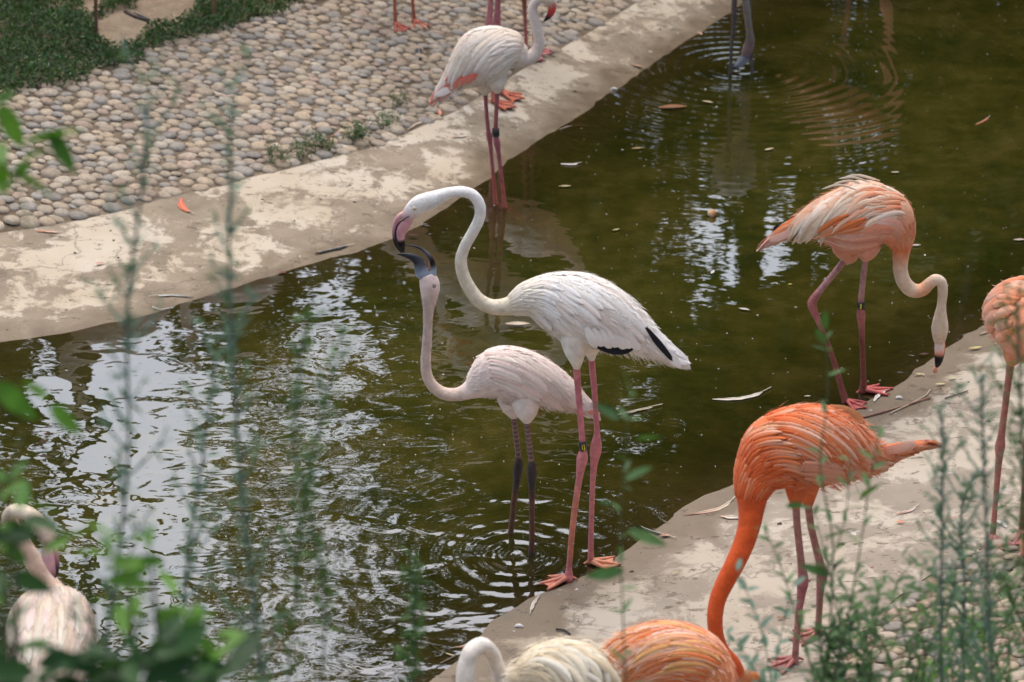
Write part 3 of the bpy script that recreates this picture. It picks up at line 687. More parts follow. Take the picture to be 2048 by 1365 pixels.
# ---- 2: the smaller pink one reaching up
Y2 = ground(1040, 1128)[1]
def pink_young():
    b = Bird('flamingo', 'pale pink flamingo with dark legs reaching up, grey bill wide open', PY(1040, 1120, Y2)*[1, 1, 0], seed=2)
    B, Bt, Nk = (.83, .69, .625), (.84, .74, .67), (.62, .49, .43)
    rows = [(962,372,10,.8,0,B),(915,340,34,.8,0,B),(830,292,78,.8,0,B),(725,242,112,.8,0,B),(620,210,132,.78,0,B),(530,205,126,.78,0,B),(462,240,86,.8,0,B),(412,272,46,.9,0,B),
            (360,292,32,1,0,(.74,.585,.50)),(300,292,29.5,1,0,(.70,.55,.46)),(250,265,27,1,0,(.70,.55,.46)),(217,215,24.5,1,0,(.68,.53,.45)),(208,140,23,1,0,(.66,.52,.45)),(213,70,22,1,0,Nk),(217,0,21,1,0,Nk),(219,-60,21.5,1,0,Nk),(222,-110,28,.95,0,(.64,.51,.46)),(226,-165,41,.9,0,(.70,.56,.51)),(226,-205,46,.85,0,(.74,.585,.54)),(218,-235,40,.8,0,(.76,.60,.55)),(212,-252,30,.8,0,(.76,.60,.55))]
    K, C = pixkeys(rows, T2, Y2); b.body(K, C, n=190)
    g1, g2 = (.22, .27, .34), (.022, .023, .031)
    up = [(655,1085,26,.8,0,(.30,.30,.36)),(648,1020,48,.75,0,g1),(668,950,30,.8,0,(.30,.36,.43)),(662,890,28,.9,0,g2),(640,825,24,.9,0,g2),(590,765,20,.9,0,(.10,.105,.13)),(530,722,14,.9,0,g2),(455,695,11,.9,0,g2),(375,688,5,.9,0,BLK)]
    K, C = pixkeys(up, T8, Y2); b.beak(K, C, 'upper_beak')
    lo = [(600,1050,46,.8,0,g1),(552,985,72,.7,0,(.30,.37,.46)),(528,925,66,.7,0,(.15,.18,.24)),(512,865,58,.7,0,(.05,.053,.07)),(465,825,46,.7,0,g2),(405,800,32,.7,0,g2),(345,787,19,.7,0,BLK),(288,783,5,.7,0,BLK)]
    K, C = pixkeys(lo, T8, Y2); b.beak(K, C, 'lower_beak')
    tg = [(608,985,9,1,0,(.42,.22,.22)),(622,900,9,.8,0,(.36,.2,.2)),(620,850,7,.8,0,(.3,.2,.2)),(595,800,4,.8,0,(.2,.15,.15))]
    K, C = pixkeys(tg, T8, Y2); b.beak(K, C, 'tongue', nseg=8)
    b.eyes(PY(868, 567, Y2), .005, (.35, .28, .26), (.10, .09, .10))
    d1, d2, d3 = (.23, .125, .115), (.040, .028, .024), (.125, .050, .028)
    st = lambda i: (.33, .20, .18) if i % 2 else (.085, .05, .048)
    la = [(608,380,13,(.42,.27,.25))]+[(609+i*1.2, 400+i*10, 14.0 if i % 2 else 12.4, st(i)) for i in range(19)]+[(632,600,20,d2),(627,640,23,d2),(622,690,17,d2),(612,760,13.5,d3),(602,850,13,d3),(594,930,13.5,d3),(589,985,15,d2),(586,1040,18,d2)]
    K, C = pixleg(la, T2, Y2, .03, foot_Y=Y2+.16); b.leg(K, C, R(190), .085, (.09, .05, .035))
    lb = [(666,405,13,(.42,.27,.25))]+[(667+i*1.2, 420+i*9.8, 14.0 if i % 2 else 12.4, st(i)) for i in range(19)]+[(691,615,20,d2),(691,655,24,d2),(691,705,17,d2),(691,780,13.5,d3),(691,870,13,d3),(691,960,13,d3),(688,1030,15,d2),(684,1085,18,d2)]
    K, C = pixleg(lb, T2, Y2, -.04, foot_Y=Y2); b.leg(K, C, R(188), .085, (.09, .05, .035))
    b.thigh([(*PY(1025,790,Y2+.02),.07),(*PY(1026,818,Y2+.03),.035),(*PY(1028,836,Y2+.03),.012)], [B]*3)
    b.thigh([(*PY(1050,790,Y2-.02),.08),(*PY(1053,826,Y2-.04),.038),(*PY(1053.5,845,Y2-.04),.012)], [Bt]*3)
    cw = [((.82,.66,.59), (.86,.75,.67)), ((.80,.68,.57), (.85,.76,.67)), ((.80,.59,.52), (.84,.70,.63)), ((.84,.72,.65), (.88,.80,.74))]
    red = [((.72,.22,.17), (.76,.34,.28))]
    b.row(1.6, .9, 1.5, 3, .12, .03, .2, .1, (.004, .010), red)
    b.row(2.0, .3, 1.2, 4, .15, .034, .05, .0, (.004, .011), cw)
    b.row(2.9, .15, 1.4, 7, .17, .035, .15, .05, (.003, .012), cw)
    b.row(3.7, .12, 1.5, 8, .17, .034, .25, .1, (.003, .011), cw)
    b.row(4.5, .10, 1.6, 9, .15, .032, .3, .15, (.002, .009), cw)
    b.row(5.1, .10, 1.6, 10, .11, .026, .3, .2, (.001, .006), cw, small=True)
    for i in range(6): b.blade([PY(1140, 800, Y2-.03+.012*i), PY(1170, 815+i*2, Y2-.03+.012*i), PY(1186, 806+i*6, Y2-.03+.012*i)], .026, B, (.80,.72,.66))
    b.finish(4500, .006, .028)
pink_young()

# ---- 3: the pale one at the far shore
T3 = (820, 0, .337); Y3 = ground(1005, 424, True)[1]
def far_pale():
    b = Bird('flamingo', 'cream flamingo with coral tail and black leg band standing at the far waterline', PY(1000, 420, Y3)*[1, 1, 0], seed=3)
    B, Nk = (.76, .655, .54), (.74, .62, .54); Tc = (.80, .42, .34)
    rows = [(155,580,10,.7,0,Tc),(230,505,44,.75,0,(.78,.5,.42)),(315,425,105,.8,0,B),(415,352,172,.78,0,B),(505,318,168,.78,0,B),(590,310,132,.78,0,B),(650,332,82,.8,0,B),(702,345,50,.9,0,Nk),(745,315,38,1,0,Nk),(766,258,33,1,0,Nk),(757,180,32,1,0,Nk),(737,110,30,1,0,Nk),(728,50,28,1,0,Nk),(752,2,28,1,0,Nk),(795,-12,34,.9,0,Nk),(828,0,34,.85,0,Nk),(846,20,24,.85,0,(.7,.5,.42))]
    K, C = pixkeys(rows, T3, Y3); b.body(K, C, n=150)
    rd = (.62, .085, .075)
    K, C = pixkeys([(850,15,20,.8,0,(.7,.42,.36)),(854,48,14,.8,0,rd),(846,80,11,.8,0,(.5,.06,.06)),(822,108,9,.8,0,BLK),(795,127,4,.8,0,BLK)], T3, Y3); b.beak(K, C, 'upper_beak')
    K, C = pixkeys([(834,22,20,.8,0,(.7,.42,.36)),(836,55,16,.8,0,rd),(826,85,13,.8,0,(.4,.05,.05)),(812,106,10,.8,0,BLK),(796,124,4,.8,0,BLK)], T3, Y3); b.beak(K, C, 'lower_beak')
    b.eyes(PY(1096, 2, Y3), .004)
    p1, p2 = (.40, .115, .14), (.46, .105, .075)
    la = [(445,500,13,p1),(448,560,13,p1),(455,680,12,p1),(464,770,13,p1),(470,805,19,p1),(476,850,14,p1),(486,960,11.5,p1),(497,1080,11.5,p2),(506,1180,12.5,p2),(510,1222,18,p2),(511,1240,20,p2)]
    K, C = pixleg(la, T3, Y3, .04); b.leg(K, C, R(-8), .095, (.66, .13, .05), (.62, .11, .035))
    lb = [(518,490,14,p1),(517,560,14,p1),(512,680,12.5,p1),(508,770,13,p1),(510,815,17,p1),(516,850,21,p1),(523,890,15,p1),(536,1000,12,p1),(550,1110,12,p2),(560,1210,13,p2),(565,1255,18,p2),(567,1275,22,p2)]
    K, C = pixleg(lb, T3, Y3, -.04); LK = K; b.leg(K, C, R(-10), .10, (.66, .13, .05), (.62, .11, .035))
    b.band(PY(991.5, 264, Y3-.04), PY(991.5, 278, Y3-.04), .0165, None, LK)
    b.thigh([(*PY(970,150,Y3+.02),.09),(*PY(971,176,Y3+.04),.04),(*PY(971,190,Y3+.04),.012)], [B]*3)
    b.thigh([(*PY(992,150,Y3-.02),.09),(*PY(994,172,Y3-.04),.04),(*PY(994,186,Y3-.04),.012)], [B]*3)
    cw = [((.76,.63,.50), (.82,.72,.62)), ((.74,.60,.46), (.80,.69,.56)), ((.80,.64,.55), (.84,.74,.66)), ((.78,.68,.55), (.84,.77,.68))]
    rd_ = [((.72,.14,.09), (.76,.20,.13)), ((.78,.36,.28), (.84,.52,.44))]
    b.row(1.8, .2, 1.5, 6, .20, .034, .05, .0, (.003, .009), rd_)
    b.row(2.4, 1.0, 1.75, 6, .15, .028, .1, .0, (.008, .013), rd_)
    b.row(2.5, .10, .8, 5, .24, .036, .05, .05, (.004, .014), cw)
    b.row(3.1, .10, 1.35, 10, .22, .034, .40, .25, (.004, .018), cw)
    b.row(3.9, .08, 1.75, 10, .25, .036, .6, .3, (.003, .015), cw)
    b.row(4.6, .08, 1.9, 11, .21, .034, .6, .35, (.002, .013), cw)
    b.row(5.2, .08, 2.0, 13, .14, .028, .5, .4, (.001, .009), cw, small=True)
    b.row(5.8, .08, 2.1, 14, .10, .024, .4, .3, (.001, .007), cw, small=True)
    for i, (sx, sy, ex, ey) in enumerate([(395,440,345,487),(368,448,318,496),(345,455,288,508),(318,452,258,528),(300,448,232,548),(285,470,215,566)]):
        q = lambda x, y, d: PY(820+x*.337, y*.337, Y3+d)
        b.blade([q(sx, sy, -.125+.016*i), q((sx+ex)/2-6, (sy+ey)/2+4, -.115+.016*i), q(ex, ey, -.095+.014*i)], .026, (.70,.12,.075) if i < 4 else (.76,.30,.22), (.76,.30,.22), 'coral_feather')
    for i in range(7): b.blade([PY(930, 150, Y3-.04+.014*i), PY(900, 178, Y3-.04+.014*i), PY(868+i*3, 192+i*2.2, Y3-.04+.014*i)], .030, (.80,.66,.58), (.84,.5,.42) if i % 2 else (.84,.74,.68))
    b.finish(2600, .007, .04, .7)
far_pale()

# ---- 4: cream and orange, head down
T4 = (1500, 330, .3663); Y4 = ground(1725, 784, True)[1]
def right_orange():
    b = Bird('flamingo', 'cream and orange flamingo bending its neck down to peck at the shore, one leg bent', PY(1725, 784, Y4)*[1, 1, 0], seed=4)
    O, Od, Cr, Pk = (.72, .25, .12), (.68, .15, .045), (.72, .58, .44), (.70, .31, .20)
    rows = [(102,418,8,.8,0,Pk),(200,368,34,.8,0,Pk),(305,325,78,.8,0,O),(425,300,138,.78,0,O),(545,296,200,.72,0,O),(655,288,202,.72,0,Cr),(750,305,160,.74,0,(.72,.40,.25)),(808,375,100,.78,0,O),
            (826,450,56,.9,0,(.72,.22,.09)),(822,515,43,1,0,(.70,.38,.24)),(822,580,40,1,0,(.70,.52,.38)),(842,642,40,1,0,(.70,.52,.38)),(885,684,40,1,0,(.70,.50,.36)),(938,684,36,1,0,(.72,.36,.20)),(982,648,32,1,0,(.71,.46,.32)),(1015,626,30,1,0,(.70,.54,.41)),(1045,645,29,1,0,(.68,.545,.41)),(1052,700,27,1,0,(.66,.52,.385)),(1046,765,25,1,0,(.66,.52,.385)),(1040,825,35,.95,0,(.66,.52,.385)),(1037,890,46,.9,0,(.66,.52,.385)),(1035,940,38,.9,0,(.66,.51,.38)),(1034,968,29,.9,0,(.68,.50,.42))]
    K, C = pixkeys(rows, T4, Y4); b.body(K, C, n=210)
    K, C = pixkeys([(1034,955,27,.8,0,(.72,.56,.52)),(1034,1000,26,.8,0,(.74,.55,.50)),(1034,1024,26,.8,0,(.72,.30,.2)),(1032,1045,25,.8,0,BLK),(1026,1085,18,.8,0,BLK),(1016,1108,6,.8,0,BLK)], T4, Y4); b.beak(K, C, 'lower_beak')
    K, C = pixkeys([(1052,955,12,.8,.005,(.72,.36,.25)),(1053,1000,13,.8,.005,(.72,.30,.18)),(1049,1040,12,.8,.004,BLK),(1038,1080,10,.8,.003,BLK),(1020,1108,4,.8,0,BLK)], T4, Y4); b.beak(K, C, 'upper_beak')
    b.eyes(PY(1877, 672, Y4), .004)
    p1, p2, p3 = (.43, .215, .205), (.40, .12, .115), (.20, .048, .034)
    la = [(545,470,22,p1),(520,515,20,p1),(470,580,19,p1),(400,665,19,p1),(352,728,24,p2),(338,752,26,p2),(345,790,22,p2),(372,850,17,p2),(405,930,15,p3),(440,1020,15,p3),(475,1130,16,p3),(500,1220,17,p3),(520,1280,20,p3),(528,1300,22,p3)]
    K, C = pixleg(la, T4, Y4, .06, foot_Y=Y4-.10); b.leg(K, C, R(-40), .085, (.46, .085, .07), (.40, .07, .055))
    lb = [(635,450,20,p1),(630,515,18,p1),(618,620,16.5,p1),(608,720,16.5,p1),(604,785,18,p2),(606,820,25,p2),(608,860,20,p2),(612,950,15.5,p3),(616,1060,15.5,p3),(619,1160,16,p3),(617,1215,21,p3),(614,1242,26,p3)]
    K, C = pixleg(lb, T4, Y4, -.04, foot_Y=Y4); LK = K; b.leg(K, C, R(8), .115, (.52, .10, .085), (.48, .10, .08))
    b.band(PY(1720.5, 607, Y4-.04), PY(1721.5, 620, Y4-.04), .0155, [(-.3, .1, -.15, .9), (-.05, .1, -.1, .9)], LK)
    b.thigh([(*PY(1690,490,Y4+.03),.07),(*PY(1698,512,Y4+.05),.035),(*PY(1691,526,Y4+.06),.012)], [Pk]*3)
    b.thigh([(*PY(1735,490,Y4-.03),.07),(*PY(1732,510,Y4-.04),.035),(*PY(1730,522,Y4-.04),.012)], [Pk]*3)
    cr = [((.72,.30,.15), (.78,.66,.50)), ((.74,.50,.35), (.80,.69,.53)), ((.72,.22,.09), (.76,.58,.42)), ((.76,.55,.42), (.82,.73,.62))]
    org = [((.70,.17,.045), (.72,.24,.09)), ((.70,.20,.07), (.74,.36,.2))]
    pk = [((.72,.30,.20), (.76,.45,.36)), ((.70,.26,.15), (.74,.36,.25)), ((.74,.34,.22), (.78,.55,.45))]
    b.row(1.7, .3, 1.5, 6, .17, .036, .0, .0, (.003, .010), pk)
    b.row(2.4, .3, 1.6, 7, .18, .038, .1, .1, (.003, .010), org)
    b.row(3.2, .5, 1.7, 6, .18, .036, .3, .2, (.003, .010), org)
    b.row(3.5, .06, .8, 7, .24, .026, .1, .7, (.006, .026), cr, curl=.03, jit=1.6)
    b.row(4.1, .05, 1.2, 11, .27, .025, .05, 1.0, (.006, .028), cr, jit=1.5)
    b.row(4.8, .05, 1.35, 13, .27, .025, .0, 1.05, (.006, .026), cr, jit=1.5)
    b.row(5.4, .05, 1.35, 14, .24, .024, .0, .9, (.005, .022), cr, jit=1.4)
    b.row(6.0, .05, 1.5, 12, .15, .026, .3, .4, (.002, .010), cr, small=True)
    b.row(3.9, 1.1, 1.6, 4, .15, .022, .25, .45, (.016, .022), org, jit=1.6)
    b.row(4.6, 1.2, 1.6, 3, .13, .020, .3, .5, (.018, .024), org, jit=1.6)
    nb = [((.72,.22,.09), (.74,.30,.15)), ((.72,.25,.12), (.75,.36,.22))]
    for kk in (7.1, 7.4, 7.7, 8.0): b.row(kk, .05, 3.0, 18, .045, .014, .1, .1, (.0006, .003), nb, small=True)
    # pinkish shoulder along the lower edge of the folded wing
    b.row(5.4, 1.5, 2.1, 7, .24, .04, .0, .05, (.012, .014), pk)
    b.row(6.2, 1.5, 2.2, 7, .20, .036, .1, .0, (.010, .012), pk)
    b.row(6.8, 1.1, 2.2, 9, .14, .03, .1, .0, (.004, .008), pk, small=True)
    for i, (ex, ey, mx, my) in enumerate([(1643,379,1678,370),(1677,358,1706,355),(1667,368,1700,362),(1692,353,1716,351),(1660,390,1690,374),(1704,350,1726,352)]):
        dd = -.06+.022*i; b.blade([PY(mx+34, my+10, Y4+dd), PY(mx, my, Y4+dd), PY(ex, ey, Y4+dd)], .008, (.76,.56,.40), (.82,.72,.56), 'loose_feather')
    for i in range(6): b.blade([PY(1600, 455, Y4-.03+.012*i), PY(1570, 470, Y4-.03+.012*i), PY(1538+i*2, 483-i*3, Y4-.03+.012*i)], .028, (.74,.42,.33), (.74,.46,.36))
    b.blade([PY(1580, 450, Y4+.04), PY(1562, 455, Y4+.04), PY(1547, 464, Y4+.04)], .03, BLK, BLK, 'flight_feather')
    K, C = pixkeys([(1014,1105,10,1,0,(.75,.30,.2)),(1010,1122,13,1,0,(.75,.3,.2)),(1013,1135,8,1,0,(.75,.3,.2))], T4, Y4-.002)
    b.finish(2400, .010, .045, .5)
    mb = MB(); tube(mb, K, None, 8, 8, cols=C); tag(mb.build('food_morsel', M_LIT), 'small orange morsel held in the black bill tip of the pecking flamingo', 'food')
right_orange()

# ---- 5: vivid orange, near shore, feeding
T5 = (1350, 760, .4432); Y5 = 6.12
def front_orange():
    b = Bird('flamingo', 'vivid orange flamingo with streaked back standing on near concrete, long neck stretched down', PY(1600, 1345, Y5)*[1, 1, 0], seed=5, lat=(.25, .97, 0))
    O, Od = (.70, .17, .055), (.69, .105, .022)
    rows = [(1108,292,7,.6,.10,(.76,.34,.24)),(1010,318,22,.7,.09,(.74,.28,.17)),(915,346,56,.8,.07,O),(815,328,128,.8,.04,O),(695,308,192,.75,.01,O),(565,308,206,.72,-.02,O),(455,345,182,.74,-.05,O),(378,425,116,.8,-.07,Od),
            (350,505,80,.9,-.09,Od),(345,575,62,1,-.10,Od),(335,655,52,1,-.12,Od),(310,740,48,1,-.14,Od),(270,830,45,1,-.16,Od),(227,912,42,1,-.17,Od),(193,990,38,1,-.18,Od),(180,1070,36,1,-.19,Od),(186,1150,34,1,-.19,Od),(212,1225,36,1,-.18,Od),(245,1275,46,.9,-.17,Od),(272,1310,40,.9,-.16,Od),(290,1330,28,.9,-.15,(.7,.2,.1))]
    K, C = pixkeys(rows, T5, Y5); b.body(K, C, n=200)
    K, C = pixkeys([(288,1325,26,.8,-.15,(.70,.32,.18)),(325,1335,30,.8,-.14,(.72,.26,.1)),(365,1350,24,.8,-.13,(.72,.22,.07)),(385,1385,10,.8,-.13,BLK)], T5, Y5); b.beak(K, C, 'upper_beak')
    K, C = pixkeys([(280,1345,24,.8,-.15,(.70,.32,.18)),(312,1365,26,.8,-.14,(.72,.26,.1)),(345,1385,20,.8,-.13,(.5,.12,.05)),(380,1400,8,.8,-.13,BLK)], T5, Y5); b.beak(K, C, 'lower_beak')
    b.eyes(PY(1468, 1322, Y5-.16), .004)
    p1, p2 = (.42, .20, .19), (.40, .13, .16)
    la = [(545,540,18,p1),(550,640,17,p1),(560,740,17,p1),(570,830,18,p1),(578,890,24,p2),(576,925,26,p2),(570,970,20,p2),(558,1060,16,p1),(548,1170,15.5,p1),(542,1260,16,p1),(540,1320,20,p1)]
    K, C = pixleg(la, T5, Y5, -.05, foot_Y=Y5); b.leg(K, C, R(200), .095, (.42, .14, .12))
    lb = [(598,530,18,p1),(610,640,17,p1),(632,740,17,p1),(655,830,20,p1),(664,870,25,p2),(662,900,25,p2),(656,950,18,p2),(650,1060,15.5,p1),(645,1170,15,p1),(642,1270,17,p1)]
    K, C = pixleg(lb, T5, Y5, .05, foot_Y=Y5+.15); b.leg(K, C, R(190), .095, (.42, .14, .12))
    b.thigh([(*PY(1592,950,Y5-.03),.04),(*PY(1592,992,Y5-.05),.026),(*PY(1592,1016,Y5-.05),.012)], [O]*3)
    b.thigh([(*PY(1615,950,Y5+.03),.04),(*PY(1616,990,Y5+.05),.026),(*PY(1617,1014,Y5+.05),.012)], [O]*3)
    o1 = [((.70,.14,.035), (.76,.36,.20)), ((.72,.18,.06), (.78,.45,.30)), ((.68,.12,.028), (.72,.20,.06)), ((.70,.13,.03), (.74,.26,.10)), ((.74,.28,.15), (.80,.52,.38)), ((.60,.22,.08), (.68,.38,.2))]
    o2 = [((.72,.14,.035), (.74,.22,.07)), ((.74,.20,.07), (.78,.36,.2))]
    b.row(1.8, .2, 1.6, 9, .17, 0.024, .0, .0, (.003, .010), [((.76,.32,.2), (.82,.48,.36)), *o2])
    b.row(2.5, .2, 1.7, 12, .18, 0.024, .1, .1, (.003, .011), o2)
    b.row(3.2, .08, 1.4, 13, .22, 0.021, .2, .5, (.004, .018), o1)
    b.row(3.9, .06, 1.5, 17, .25, 0.020, .3, .65, (.004, .020), o1)
    b.row(4.6, .05, 1.6, 18, .24, 0.019, .35, .7, (.004, .017), o1)
    b.row(5.2, .05, 1.6, 20, .20, 0.018, .35, .6, (.003, .013), o1)
    b.row(5.8, .05, 1.7, 21, .15, 0.016, .35, .5, (.002, .010), o1, small=True)
    b.row(6.4, .05, 1.9, 23, .10, 0.015, .3, .3, (.002, .008), o1, small=True)
    nb = [((.70,.115,.025), (.73,.17,.05)), ((.70,.11,.023), (.71,.14,.035)), ((.71,.15,.045), (.76,.27,.13))]
    for kk, c_ in ((6.7, 18), (7.0, 20), (7.3, 20), (7.6, 20), (7.95, 18), (8.3, 16)): b.row(kk, .05, 3.0, c_, .05, .015, .1, .1, (.0006, .003), nb, small=True)
    b.row(5.6, 1.5, 2.0, 7, .25, 0.024, .0, .0, (.012, .014), [((.74,.32,.2), (.74,.46,.34))])
    for i in range(4): b.blade([PY(1660+i*6, 812+i*2, Y5+.01*i), PY(1700+i*4, 822+i*2, Y5+.01*i), PY(1722+i*4, 850+i*4, Y5+.01*i)], .018, (.76,.32,.14), (.76,.34,.14), 'loose_feather')
    for i in range(8): b.blade([PY(1745, 905, Y5+.05+.012*i), PY(1795, 898+i*1.5, Y5+.05+.012*i), PY(1830+i*2-i*i*.8, 884+i*4, Y5+.06+.012*i)], .026, (.76,.30,.18), (.82,.50,.38))
    b.finish(3000, .009, .05, .5)
front_orange()

# ---- 6: orange back at the bottom
T7 = (820, 1160, .332); Y6 = 5.30
def legs_down(b, x, y, z, dx, cols, spread=.05, lat=(0, 1, 0)):
    l = np.array(lat)[:2]
    for sg in (-1, 1):
        hx, hy = x+l[0]*spread*sg, y+l[1]*spread*sg; gz = hz(hx, hy); h = z-gz
        K = [(hx, hy, z, .013), (hx+dx*.5, hy, gz+h*.62, .010), (hx+dx, hy, gz+h*.5, .016), (hx+dx*.6, hy, gz+h*.4, .010), (hx, hy, gz+.05, .009), (hx, hy, gz+.012, .013)]
        yield K, [cols]*6
def back_orange():
    b = Bird('flamingo', 'orange streaked flamingo back hunched beside the cream feathered one', (PY(1320, 1340, Y6)[0], Y6, hz(PY(1320, 1340, Y6)[0], Y6)), seed=6, lat=(.2, .98, 0))
    O = (.74, .26, .12)
    rows = [(1060,640,12,.6,.06,(.78,.4,.3)),(1150,570,70,.8,.05,O),(1280,500,150,.8,.03,O),(1450,460,205,.8,.0,O),(1600,465,220,.8,-.02,O),(1740,520,205,.8,-.04,O),(1830,620,150,.8,-.06,O),(1850,720,85,.9,-.08,(.72,.18,.06)),(1830,810,60,1,-.1,(.72,.15,.04)),(1780,900,48,1,-.12,(.72,.15,.04)),(1740,1000,44,1,-.14,(.72,.15,.04)),(1760,1100,42,1,-.15,(.72,.15,.04)),(1800,1180,50,1,-.16,(.72,.15,.04)),(1830,1240,40,1,-.16,(.72,.2,.08))]
    K, C = pixkeys(rows, T7, Y6); b.body(K, C, n=150)
    K, C = pixkeys([(1828,1240,36,.8,-.16,(.74,.4,.3)),(1840,1290,36,.8,-.16,(.74,.3,.2)),(1820,1340,24,.8,-.16,BLK),(1790,1370,8,.8,-.16,BLK)], T7, Y6); b.beak(K, C, 'upper_beak')
    K, C = pixkeys([(1810,1255,30,.8,-.16,(.74,.4,.3)),(1810,1300,32,.8,-.16,(.74,.3,.2)),(1795,1345,20,.8,-.16,BLK),(1780,1372,8,.8,-.16,BLK)], T7, Y6); b.beak(K, C, 'lower_beak')
    b.eyes(PY(1420, 1570, Y6-.16), .004)
    c0 = PY(820+1600*.332, 1160+560*.332, Y6)
    for K, C in legs_down(b, c0[0], c0[1], c0[2]-.05, -.02, (.42, .2, .19)): b.leg(K, C, R(-20), .09, (.5, .16, .12))
    o1 = [((.74,.20,.07), (.80,.46,.30)), ((.76,.30,.16), (.82,.56,.42)), ((.72,.16,.045), (.76,.28,.11)), ((.78,.42,.30), (.84,.66,.54)), ((.74,.34,.12), (.78,.44,.17))]
    b.row(1.9, .1, 1.6, 12, .18, 0.022, .0, .0, (.003, .010), o1)
    b.row(2.6, .06, 1.6, 15, .22, 0.021, .15, .3, (.003, .014), o1)
    b.row(3.3, .05, 1.6, 18, .24, 0.020, .2, .45, (.004, .016), o1)
    b.row(4.0, .05, 1.6, 20, .23, 0.018, .2, .5, (.003, .015), o1)
    b.row(4.7, .05, 1.7, 21, .19, 0.018, .2, .5, (.003, .012), o1)
    b.row(5.4, .05, 1.8, 23, .14, 0.016, .2, .4, (.002, .009), o1, small=True)
    b.finish(3000, .009, .05, .5)
back_orange()

# ---- 7: cream, curled white neck
Y7 = 5.10
def cream_near():
    b = Bird('flamingo', 'cream ruffled flamingo with arched white neck preening beside the hunched orange one', (PY(1080, 1340, Y7)[0], Y7, hz(PY(1080, 1340, Y7)[0], Y7)), seed=8, lat=(-.15, .98, 0))
    Cc, W = (.78, .66, .47), (.80, .74, .66)
    rows = [(1230,660,15,.7,.0,Cc),(1160,600,80,.8,.0,Cc),(1060,540,140,.8,.0,Cc),(930,525,165,.8,.0,Cc),(800,545,150,.8,.0,Cc),(700,600,110,.8,.0,Cc),(610,640,75,.9,.02,W),(550,600,50,1,.03,W),(525,520,44,1,.03,W),(490,440,46,1,.02,W),(430,395,50,1,.0,W),(375,430,54,1,-.02,W),(345,510,56,1,-.03,W),(335,600,58,1,-.04,W),(345,680,62,.9,-.04,W),(370,740,50,.9,-.04,W),(395,780,36,.9,-.04,(.78,.6,.56))]
    K, C = pixkeys(rows, T7, Y7); b.body(K, C, n=170)
    K, C = pixkeys([(395,775,34,.8,-.04,(.7,.4,.4)),(440,820,34,.8,-.04,(.66,.34,.36)),(490,830,24,.8,-.04,BLK),(530,810,8,.8,-.04,BLK)], T7, Y7); b.beak(K, C, 'upper_beak')
    K, C = pixkeys([(410,755,28,.8,-.04,(.7,.4,.4)),(450,790,30,.8,-.04,(.66,.34,.36)),(495,805,20,.8,-.04,BLK),(530,808,7,.8,-.04,BLK)], T7, Y7); b.beak(K, C, 'lower_beak')
    b.eyes(PY(937, 1388, Y7-.04), .004)
    c0 = PY(820+920*.332, 1160+620*.332, Y7)
    for K, C in legs_down(b, c0[0], c0[1], c0[2]-.05, .02, (.5, .2, .2)): b.leg(K, C, R(180), .09, (.55, .2, .14))
    cw = [((.76,.60,.38), (.84,.74,.54)), ((.78,.66,.46), (.86,.78,.61)), ((.72,.55,.34), (.80,.68,.48)), ((.80,.72,.56), (.86,.81,.68))]
    b.row(1.3, .1, 1.6, 9, 0.136, 0.0259, .0, .2, (.004, 0.031), cw, jit=3.)
    b.row(2.0, .05, 1.6, 14, 0.152, 0.0245, .2, .6, (.005, 0.041), cw, jit=3.)
    b.row(2.7, .05, 1.6, 15, 0.144, 0.0230, .3, .8, (.005, 0.048), cw, jit=3.)
    b.row(3.4, .05, 1.6, 16, 0.136, 0.0216, .4, .9, (.005, 0.048), cw, jit=3.)
    b.row(4.1, .05, 1.7, 16, 0.120, 0.0202, .4, .9, (.004, 0.041), cw, jit=3.)
    b.row(4.8, .05, 1.8, 18, 0.088, 0.0173, .4, .7, (.003, .016), cw, small=True)
    b.finish(2600, .020, .04, .6)
cream_near()

